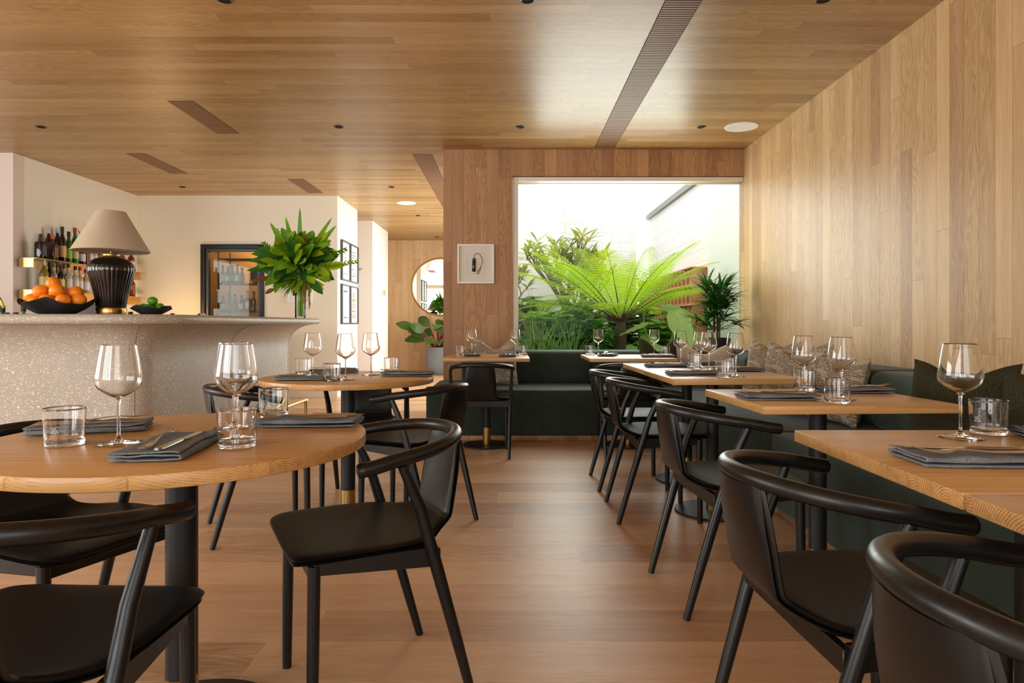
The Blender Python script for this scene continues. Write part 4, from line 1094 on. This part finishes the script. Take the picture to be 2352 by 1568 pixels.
def bottle(x, y, z, H, R, kind, glass_c, cap_c, lab_c, label, group, tr=.55):
    a = MB()
    if kind == 'square':
        ring = []
        def sqr(r, n=28):
            out = []
            for k in range(n):
                th = 2*PI*k/n; c_, s_ = math.cos(th), math.sin(th); q = (abs(c_)**6+abs(s_)**6)**(-1/6); out.append((r*c_*q, r*s_*q))
            return out
        P_ = [(0.001, 0), (R*.9, 0), (R, .01), (R, H*.62), (R*.8, H*.68), (.016, H*.72), (.014, H*.86)]
        a.grid([[(px, py, zz_) for px, py in sqr(r)] for r, zz_ in P_], True, True)
    elif kind == 'tall':
        a.lathe([(0, 0), (R*.9, 0), (R, .008), (R, H*.55), (R*.85, H*.63), (.018, H*.75), (.0145, H*.80), (.0145, H*.93), (0, H*.93)], 26)
    else:
        a.lathe([(0, 0), (R*.9, 0), (R, .008), (R*1.02, H*.50), (R*.95, H*.60), (R*.45, H*.70), (.016, H*.76), (.015, H*.86), (0, H*.86)], 26)
    o = a.build('bottle', gmat(glass_c, tr), None, angle=50); o.location = (x, y, z)
    tag(o, label, 'bottle', group)
    c_ = MB(); z0 = H*(.86 if kind != 'tall' else .84); c_.lathe([(.0152, z0-.002), (.0185, z0), (.0185, H), (0, H)], 18); c_.build('cap', cmat(cap_c), o)
    if lab_c:
        l = MB()
        if kind == 'square': l.box(R+.0002, R+.0012, -R*.75, R*.75, H*.12, H*.5)
        else: l.lathe([(R*1.012, H*.13), (R*1.022, H*.14), (R*1.03, H*.44), (R*1.012, H*.45)], 26)
        l.build('paper_label', cmat(lab_c), o)
    return o
AMB, DRK, CLR, GRN = (150, 74, 20), (38, 22, 18), (225, 225, 220), (40, 120, 40)
def ypix(xp, X=-5.15): return -X*1530/(1171-xp)
UP = [(93, .27, .048, 'square', DRK, (25, 25, 25), (60, 60, 70), 'dark square bottle with wide black stopper, first on the upper shelf'),
      (112, .37, .040, 'tall', (70, 20, 20), (200, 190, 190), None, 'tall dark red bottle with pale top, rear of the upper shelf start'),
      (121, .28, .046, 'square', (90, 52, 36), (214, 96, 30), (120, 76, 60), 'brown square bottle with orange cap on the upper shelf'),
      (132, .40, .040, 'tall', (24, 24, 34), (190, 190, 200), (200, 150, 150), 'tall blue-black bottle with silver top on the upper shelf'),
      (143, .40, .043, 'tall', DRK, (20, 20, 22), (210, 160, 110), 'brown bottle with cream label and black capsule on the upper shelf'),
      (158, .36, .038, 'tall', (90, 110, 40), (25, 25, 25), (130, 190, 50), 'olive bottle with bright green label on the upper shelf'),
      (172, .42, .042, 'tall', (30, 140, 50), (180, 30, 40), (200, 180, 140), 'green bottle with red capsule at the lampshade edge'),
      (188, .28, .042, 'round', (24, 20, 20), (30, 30, 30), (210, 210, 215), 'black bottle with round pale label under the lampshade'),
      (197, .27, .036, 'round', (120, 30, 20), (40, 30, 30), None, 'deep red bottle under the lampshade'),
      (207, .28, .038, 'round', CLR, (60, 60, 60), (225, 215, 200), 'clear bottle with cream label under the lampshade'),
      (217, .28, .038, 'round', CLR, (200, 200, 205), (215, 215, 220), 'clear bottle with white label under the lampshade'),
      (229, .27, .044, 'round', (220, 140, 40), (60, 40, 30), (230, 190, 120), 'amber bottle with gold label just before the lamp neck'),
      (243, .28, .040, 'round', (200, 190, 180), (150, 30, 30), (225, 220, 215), 'pale bottle with white label directly behind the lamp neck'),
      (266, .28, .040, 'round', AMB, (40, 30, 26), (220, 190, 150), 'amber bottle just past the lamp neck on the upper shelf'),
      (281, .28, .042, 'round', (190, 100, 40), (30, 30, 30), (214, 184, 140), 'light amber bottle above the urn shoulder'),
      (301, .30, .046, 'round', (130, 56, 22), (60, 30, 20), (220, 190, 150), 'reddish amber bottle, last on the upper shelf')]
for i, (xp, H, R, k, g, c_, l, lab) in enumerate(UP):
    X = -5.195 if i in (1, 3) else -5.11
    bottle(X, ypix(xp, X), 1.7405, H, R*.93, k, g, c_, l, lab, 'bottles on the upper brass shelf')
LO = [(101, .36, .048, 'tall', (170, 140, 50), (215, 205, 170), (210, 190, 120), 'golden bottle, first on the lower shelf'),
      (114, .34, .036, 'tall', (50, 20, 20), (26, 24, 24), (150, 40, 40), 'dark bottle with red neck band on the lower shelf'),
      (124, .31, .036, 'round', (210, 210, 205), (90, 130, 60), (220, 215, 205), 'clear bottle with green neck on the lower shelf'),
      (130, .37, .038, 'tall', (200, 110, 40), (24, 24, 24), None, 'orange liqueur bottle with black stopper on the lower shelf'),
      (140, .31, .040, 'round', (26, 50, 26), (90, 30, 50), (220, 200, 120), 'dark green bottle with yellow label behind the oranges'),
      (146, .35, .036, 'tall', CLR, (30, 30, 30), None, 'clear bottle with cork and black collar on the lower shelf'),
      (157, .33, .044, 'round', CLR, (28, 28, 30), (225, 215, 205), 'clear bottle with black cap and pale label behind the oranges'),
      (173, .31, .040, 'round', CLR, (28, 28, 30), (222, 218, 205), 'second clear bottle with black cap on the lower shelf'),
      (184, .31, .034, 'round', (225, 190, 160), (180, 30, 40), (225, 220, 215), 'bottle with red cap and white label on the lower shelf'),
      (197, .29, .040, 'round', (220, 190, 130), (30, 40, 60), (215, 220, 235), 'pale bottle with blue-grey label beside the lamp'),
      (304, .30, .040, 'round', AMB, (40, 30, 26), None, 'amber bottle peeping out past the urn on the lower shelf')]
for i, (xp, H, R, k, g, c_, l, lab) in enumerate(LO):
    X = -5.195 if i in (1, 3, 5) else -5.11
    bottle(X, ypix(xp, X), 1.4005, min(H, .328), R*.93, k, g, c_, l, lab, 'bottles on the lower brass shelf')
# little brass bird on its stand, on the upper shelf
a = MB(); a.tube([(0, 0, 0), (0, 0, .33)], .004, 8); a.lathe([(0, 0), (.03, 0), (.03, .006), (0, .008)], 20)
a.tube(smooth_path([(0, -.07, .43), (0, -.045, .42), (0, -.01, .39), (0, .02, .36), (0, .05, .335), (0, .075, .32)], 4), [.002]*2+[.009]*3+[.012]*3+[.016]*5+[.013]*3+[.006]*3+[.003]*2, 10)
o = tag(a.build('brass_bird', M['brass_bright'], None), 'small brass bird ornament peeking from behind the lampshade', 'ornament'); o.location = (-5.19, ypix(186, -5.19), 1.7405)
# back counter with its things
m = MB(); m.box(-5.24, -4.75, 7.05, 9.38, .001, .91); o = tag(m.build('back_counter', M['frame_grey'], None, smooth=False), 'low grey back counter hidden behind the bar below the shelves', 'counter')
m = MB(); m.box(-4.74, -3.35, 9.0, 9.38, .001, .91); o = tag(m.build('back_counter', M['frame_grey'], None, smooth=False), 'low grey back counter hidden behind the bar below the framed hatch', 'counter')
# under-bar station with bottles standing in it
m = MB(); m.box(-5.9, -3.1, 4.95, 5.35, .001, .86); tag(m.build('speed_rail', M['frame_grey'], None, smooth=False), 'bottle station just behind the bar top', 'cabinet')
for xp, H, R, g, c_, l, lab in ((6, .33, .04, (30, 50, 30), (26, 26, 26), None, 'dark bottle with green band at the picture edge, behind the bar'), (16, .28, .036, (30, 26, 24), (40, 32, 30), None, 'black-capped bottle beside the beer tap'),
                          (36, .28, .038, (30, 26, 24), (44, 36, 32), None, 'black-capped bottle between the tap and the green bottle'), (54, .34, .042, (50, 180, 70), (30, 32, 34), None, 'bright green bottle top at the orange bowl edge'),
                          (300, .29, .04, (40, 26, 24), (24, 24, 24), None, 'dark bottle top between the lamp and the lime bowl')):
    Yb = {16: 5.22, 54: 5.2, 300: 5.46}.get(xp, 5.12); X = (xp-1171)*Yb/1530; bottle(X, Yb, .8605, H-.02, R, 'tall', g, c_, l, lab, 'bottle tops behind the bar')
bottle(-3.14, 6.2, .8605, .27, .03, 'tall', (225, 170, 90), (20, 20, 20), None, 'tiny amber bottle top past the lime bowl', 'bottle tops behind the bar') 
m = MB(); m.box(-3.25, -2.998, 5.36, 6.88, .001, .86); tag(m.build('side_cabinet', M['frame_grey'], None, smooth=False), 'low cabinet behind the side run of the bar', 'cabinet')
# grey machine behind the bowl, with pitched lid
m = MB(); m.add([(-3.52, 5.0, .861), (-3.12, 5.0, .861), (-3.12, 5.25, .861), (-3.52, 5.25, .861), (-3.50, 5.02, 1.12), (-3.12, 5.02, 1.19), (-3.12, 5.23, 1.19), (-3.50, 5.23, 1.12)], [(0, 3, 2, 1), (4, 5, 6, 7), (0, 1, 5, 4), (2, 3, 7, 6), (1, 2, 6, 5), (0, 4, 7, 3)])
tag(m.build('ice_bin', simple('grey plastic', srgb(104, 100, 102), .5), None, bevel=.01), 'grey bin with sloping lid between the orange bowl and the lamp', 'bin')
# beer tap
t = thing('beer_tap', 'chrome beer tap with black handle and yellow nozzle cap', 'tap', (-3.86, 5.05, .861))
a = MB(); a.tube([(-.14, 0, 0), (-.14, 0, .36), (-.14, 0, .44)], .022, 16, round_ends=True); a.build('column', M['steel'], t)
a = MB(); a.tube([(-.14, 0, .395), (-.06, 0, .395), (-.02, 0, .395)], .014, 14); a.lathe([(0, -.022), (.019, -.018), (.019, .018), (0, .022)], 16, (-.025, 0, .395)); a.tube([(-.03, 0, .39), (-.008, 0, .365), (.006, 0, .338)], .009, 12); a.build('tap_body', M['steel'], t)
a = MB(); a.tube([(-.028, 0, .415), (-.034, 0, .445), (-.044, 0, .50)], [.007, .013, .015], 14, round_ends=True); a.build('handle', M['bmetal'], t)
a = MB(); a.tube([(.006, 0, .34), (.014, 0, .318), (.022, 0, .292)], [.010, .011, .009], 12, round_ends=True); a.build('nozzle_cap', simple('yellow plastic', srgb(226, 200, 30), .4), t)
# white folded cloth
m = MB(); m.grid([[(-3.20+.17*i/14, 6.69+.12*j/8, .8612+.20+.07*math.exp(-((i-6)/4)**2)+.02*math.sin(i*1.1+j)*.5) for i in range(15)] for j in range(9)])
o = m.build('cloth', M['white'], None); md = o.modifiers.new('thick', 'SOLIDIFY'); md.thickness = .004
tag(o, 'crumpled white cloth lying below the framed hatch', 'cloth'); 
m = MB(); m.box(-3.22, -3.01, 6.66, 6.85, .8605, 1.052); tag(m.build('storage_box', M['frame_grey'], None, smooth=False), 'low grey box carrying the white cloth behind the bar', 'box')

# ============================================================ FRAMED HATCH and pantry behind
wf = MB(); Y0 = 9.36
wf.box(-4.35, -4.29, Y0, 9.47, .95, 2.153); wf.box(-3.52, -3.46, Y0, 9.47, .95, 2.153); wf.box(-4.29, -3.52, Y0, 9.47, 2.093, 2.153); wf.box(-4.29, -3.52, Y0, 9.47, .95, .99)
wfo = struct(wf.build('window_2', M['bmetal'], None, bevel=.004))
a = MB(); a.box(-4.29, -4.25, Y0+.03, 9.46, .99, 2.093); a.box(-3.56, -3.52, Y0+.03, 9.46, .99, 2.093); a.box(-4.25, -3.56, Y0+.03, 9.46, 2.053, 2.093); a.build('inner_sash', M['frame_grey'], wfo, bevel=.003)
a = MB(); a.box(-4.25, -3.56, 9.42, 9.426, .99, 2.053); a.build('glass_panel', M['pane2'], wfo, smooth=False)
m = MB(); m.box(-4.9, -2.65, 10.4, 10.5, 0, HC); struct(m.build('wall_pantry', simple('tan ply wall', srgb(214, 164, 110), .7), smooth=False))
m = MB(); m.box(-5.0, -4.9, 9.55, 10.5, 0, HC); m.box(-2.72, -2.61, 9.55, 10.5, 0, HC); struct(m.build('wall_pantry_side', simple('sage wall', srgb(150, 166, 148), .7), smooth=False))
t = thing('wire_rack', 'wire shelving rack with crockery seen through the framed hatch', 'rack', (-3.78, 9.8, 0))
for zz_ in (.92, 1.22, 1.62, 1.98):
    a = MB(); a.box(-.42, .30, -.2, .2, zz_-.012, zz_-.006); 
    for k in range(24): a.tube([(-.42+k*.031, -.2, zz_), (-.42+k*.031, .2, zz_)], .002, 4)
    a.tube([(-.42, -.2, zz_-.02), (.30, -.2, zz_-.02)], .004, 5); a.build('wire_shelf', M['bmetal'], t, smooth=False)
for px, py in ((-.42, -.2), (.30, -.2), (-.42, .2), (.30, .2)):
    a = MB(); a.tube([(px, py, .001), (px, py, 2.1)], .012, 8); a.build('post', M['frame_grey'], t)
HG = 'bottles and jars behind the framed hatch'
rnd = random.Random(3)
pal = [((40, 60, 34), (30, 30, 30), (200, 196, 160)), ((60, 36, 26), (24, 24, 24), (210, 200, 180)), ((170, 160, 120), (160, 40, 30), (225, 220, 200)), ((120, 60, 24), (30, 30, 30), None)]
for zz_, n in ((1.6225, 5), (1.2225, 8), (.9225, 9)):
    for k in range(n):
        g, c_, l = pal[rnd.randrange(4)]
        bottle(-4.17+k*(.09 if zz_ < 1.6 else .07), 9.68, zz_, rnd.uniform(.20, .31) if zz_ > 1 else rnd.uniform(.12, .2), .030, 'round', g, c_, l, 'bottle or jar standing in the pantry behind the framed hatch', HG, tr=.12)
a = MB(); a.lathe([(0, 0), (.05, 0), (.085, .06), (.09, .14), (.07, .21), (.03, .24), (0, .24)], 28); o = tag(a.build('black_jug', M['bmetal'], None), 'big black rounded jug in the middle of the framed hatch', 'jug'); o.location = (-3.69, 9.72, 1.6225); 
for k, (xx, rr) in enumerate(((-3.95, .05), (-3.83, .055), (-3.69, .055), (-3.57, .05))):
    a = MB(); a.lathe([(0, 0), (rr, 0), (rr, .16), (rr*.9, .17), (rr*.9, .18), (0, .185)], 24); o = tag(a.build('storage_jar', gmat((200, 170, 110), .5), None), 'tan storage jar on the middle rack shelf behind the hatch glass', 'jar', 'tan storage jars in the pantry'); o.location = (xx, 9.88, 1.2225)

# ============================================================ PICTURES
def framed(name, label, origin, rz, W, H, fw, fmat, matw, art, depth=.03, group=None):
    t = thing(name, label, 'picture', origin, rz, group)
    a = MB(); a.box(-W/2, W/2, -depth, -.001, 0, fw); a.box(-W/2, W/2, -depth, -.001, H-fw, H); a.box(-W/2, -W/2+fw, -depth, -.001, fw, H-fw); a.box(W/2-fw, W/2, -depth, -.001, fw, H-fw)
    a.build('frame', fmat, t, bevel=.0015, bseg=1)
    a = MB(); a.box(-W/2+fw, W/2-fw, -.012, -.002, fw, H-fw); a.build('mount_board', M['mat'] if art == 'pendant' else M['print_paper'], t, smooth=False)
    return t
t = framed('framed_pendant', 'white square frame with dark green stone pendant on the oak wall', (-.352, YW, 1.449), 0, .379, .406, .018, M['white'], .1, 'pendant', .035)
a = MB(); x0, x1, z0, z1 = -.092, .052+.04, .100, .318
for bx in ((x0, x1, z0, z0+.0015), (x0, x1, z1-.0015, z1), (x0, x0+.0015, z0, z1), (x1-.0015, x1, z0, z1)): a.box(bx[0], bx[1], -.0135, -.0118, bx[2], bx[3])
a.build('mount_bevel', simple('shadow bevel', srgb(176, 166, 150), .8), t, smooth=False)
def pp(px, py): return (-.1895+(px-170)/(1355-170)*.379, -.018, .406-(py-172)/(1425-172)*.406)
a = MB(); a.tube([pp(705, 700), pp(700, 860), pp(698, 1030)], [.0172, .0185, .0178], 20, round_ends=True); a.build('stone', M['greenstone'], t)
a = MB(); a.tube([pp(707, 630), pp(706, 690)], [.0155, .0180], 20, round_ends=True); a.build('cord_binding', M['cord'], t)
a = MB(); a.tube(smooth_path([pp(706, 625), pp(705, 560), pp(745, 490), pp(815, 455), (pp(890, 505)), pp(950, 600), pp(968, 700), pp(955, 810), pp(920, 890), pp(850, 1000), pp(795, 1070), pp(812, 1120), pp(850, 1100), pp(895, 990), pp(925, 905)], 4), .0024, 8); a.build('cord', M['cord'], t)
PG = 'dark grey framed prints on the white corridor corner'
def wallpic(yc, z0, label, kind):
    t = framed('framed_print', label, (-2.43, yc, z0), PI/2, .50, .58, .02, M['frame_grey'], .1, 'print', .035, PG)
    a = MB(); 
    if kind == 3: 
        q = MB(); q.box(-.13, .13, -.0128, -.0121, .10, .48); q.build('print_sheet', M['paper_pink'], t, smooth=False)
    rnd = random.Random(kind)
    if kind == 0:
        a.box(-.12, .12, -.014, -.0122, .455, .475)
        for z_ in (.44, .40, .33, .30, .22): 
            for k in range(2): x_ = rnd.uniform(-.11, .05); a.box(x_, x_+.05, -.014, -.0122, z_, z_+.012)
        for z_ in (.13,): a.box(-.12, .12, -.014, -.0122, z_-.03, z_-.02)
        a.build('printed_marks', M['ink'], t, smooth=False)
    elif kind == 1:
        for z_, x_, w_ in ((.47, -.12, .24), (.42, -.1, .2), (.38, -.12, .12), (.34, -.02, .13), (.30, -.12, .14), (.2, -.12, .12), (.15, -.02, .14), (.105, -.12, .24)): a.box(x_, x_+w_, -.014, -.0122, z_-.006, z_+.006)
        a.build('printed_marks', M['ink_green'], t, smooth=False)
    elif kind == 2:
        a.box(-.12, .12, -.014, -.0122, .47, .49); a.box(-.12, .12, -.014, -.0122, .09, .105)
        for z_ in (.36, .23): a.box(-.12, .12, -.014, -.0122, z_, z_+.003)
        for x_ in (-.12, .117): a.box(x_, x_+.003, -.014, -.0122, .105, .47)
        a.build('printed_marks', M['ink_green'], t, smooth=False)
    else:
        for z_, n, s_ in ((.465, 9, .008), (.43, 8, .008), (.40, 5, .008), (.36, 6, .016), (.33, 7, .007), (.30, 8, .007), (.275, 3, .01), (.25, 8, .007), (.22, 5, .008), (.185, 6, .016), (.15, 7, .008), (.12, 9, .007), (.10, 12, .008)):
            for k in range(n): x_ = -.12+.24*k/n; a.box(x_, x_+.24/n*.55, -.0145, -.0129, z_, z_+s_)
        a.build('printed_marks', M['ink_black'], t, smooth=False)
wallpic(9.80, 1.665, 'dark framed print with brown marks, upper row beside the plaster corner', 0)
wallpic(10.32, 1.665, 'dark framed print with green streaks, upper row next to the corridor', 1)
wallpic(9.80, 1.03, 'dark framed print of a thin green outlined column, lower row', 2)
wallpic(10.32, 1.03, 'dark framed blush print with dotted rows, lower row', 3)
t = framed('small_framed_print', 'small white framed print half hidden behind the vase of leaves', (-2.955, 9.387, 1.33), 0, .35, .34, .022, M['white'], .1, 'x', .035)
a = MB(); a.box(-.10, .09, -.014, -.0122, .10, .22); a.build('printed_marks', M['ink_black'], t, smooth=False)
# coat peg and washroom lettering
a = MB(); a.tube([(0, 0, 0), (.03, -.01, .0), (.075, -.02, .012)], [.022, .019, .013], 12, round_ends=True); o = tag(a.build('coat_peg', M['cush_beige'], None), 'pale wooden peg on the recessed white wall', 'peg'); o.location = (-2.655, 11.655, 1.98)
cu = bpy.data.curves.new('lettering', 'FONT'); cu.body = 'ij WC'; cu.size = .16; cu.extrude = .004
o_ = bpy.data.objects.new('lettering_curve', cu); cu.materials.append(M['brass_bright']); me_ = bpy.data.meshes.new_from_object(o_); bpy.data.objects.remove(o_)
o = bpy.data.objects.new('gold_lettering', me_); C.objects.link(o); o.location = (-2.401, 12.52, 1.57); o.rotation_euler = (PI/2, 0, PI/2)
tag(o, 'small gold washroom lettering on the white corridor face', 'sign')

# round mirror on the far oak wall
t = thing('round_mirror', 'round mirror with thin brass rim on the far oak wall', 'mirror', (-1.50, 14.415, 1.835))
a = MB(); R = .61
ring = []
for k in range(73):
    th = 2*PI*k/72; ring.append((R*math.cos(th), -.015, R*math.sin(th)))
a.tube(ring, .013, 10); a.build('rim', M['brass'], t)
a = MB(); n = 72; a.v = [Vector((0, -.012, 0))]+[Vector(((R-.006)*math.cos(2*PI*k/n), -.012, (R-.006)*math.sin(2*PI*k/n))) for k in range(n)]+[Vector(((R-.006)*math.cos(2*PI*k/n), -.002, (R-.006)*math.sin(2*PI*k/n))) for k in range(n)]
a.f = [(0, 1+k, 1+(k+1) % n) for k in range(n)]+[(1+k, n+1+k, n+1+(k+1) % n, 1+(k+1) % n) for k in range(n)]
a.build('mirror_glass', M['mirror'], t, smooth=False)
# potted philodendron
t = thing('potted_philodendron', 'burgundy stemmed plant in a grey concrete pot before the mirror', 'plant', (-1.46, 13.6, 0))
a = MB(); a.lathe([(0, .001), (.19, .001), (.235, .05), (.255, .2), (.25, .38), (.235, .54), (.232, .56), (.215, .56), (.225, .5), (0, .5)], 40); a.build('pot', M['concrete'], t)
rnd = random.Random(9); lf, st = MB(), MB()
for k in range(26):
    a_ = rnd.uniform(0, 2*PI); e = rnd.uniform(.55, 1.35); L = rnd.uniform(.3, .72); d = Vector((math.cos(a_)*math.cos(e), math.sin(a_)*math.cos(e), math.sin(e)))
    if d.y > 0: d.y *= .35
    if d.x > 0: d.x *= .6
    b_ = Vector((d.x*.06, d.y*.06, .5)); tip = b_+d*L; st.tube([b_, b_+d*L*.5+Vector((0, 0, .04)), tip], [.016, .013, .009], 7)
    dd = Vector((d.x, d.y, d.z*.2)).normalized()
    lf.leaf(tip, (dd.x, dd.y, dd.z+rnd.uniform(-.3, .35)), (dd.x*.2+rnd.uniform(-.3, .3), -.9, .5), rnd.uniform(.32, .46), rnd.uniform(.17, .22), .3, 8, .22)
lf.build('leaves', M['philo'], t); st.build('stalks', M['philo_stem'], t)

for o in bpy.data.objects:
    if o.name.startswith('printed_marks'): o['kind'] = 'stuff'
# ------------------------------------------------------------ label sanity
seen = {}
for o in ALL_THINGS:
    l = o.get('label'); n = len(l.split()) if l else 0
    if not l or n < 4 or n > 16: print('LABEL', o.name, l, n)
    if l in seen and not (l.startswith('bottle or jar') or l.startswith('tan storage')): print('DUPLABEL', o.name, l)
    seen[l] = o
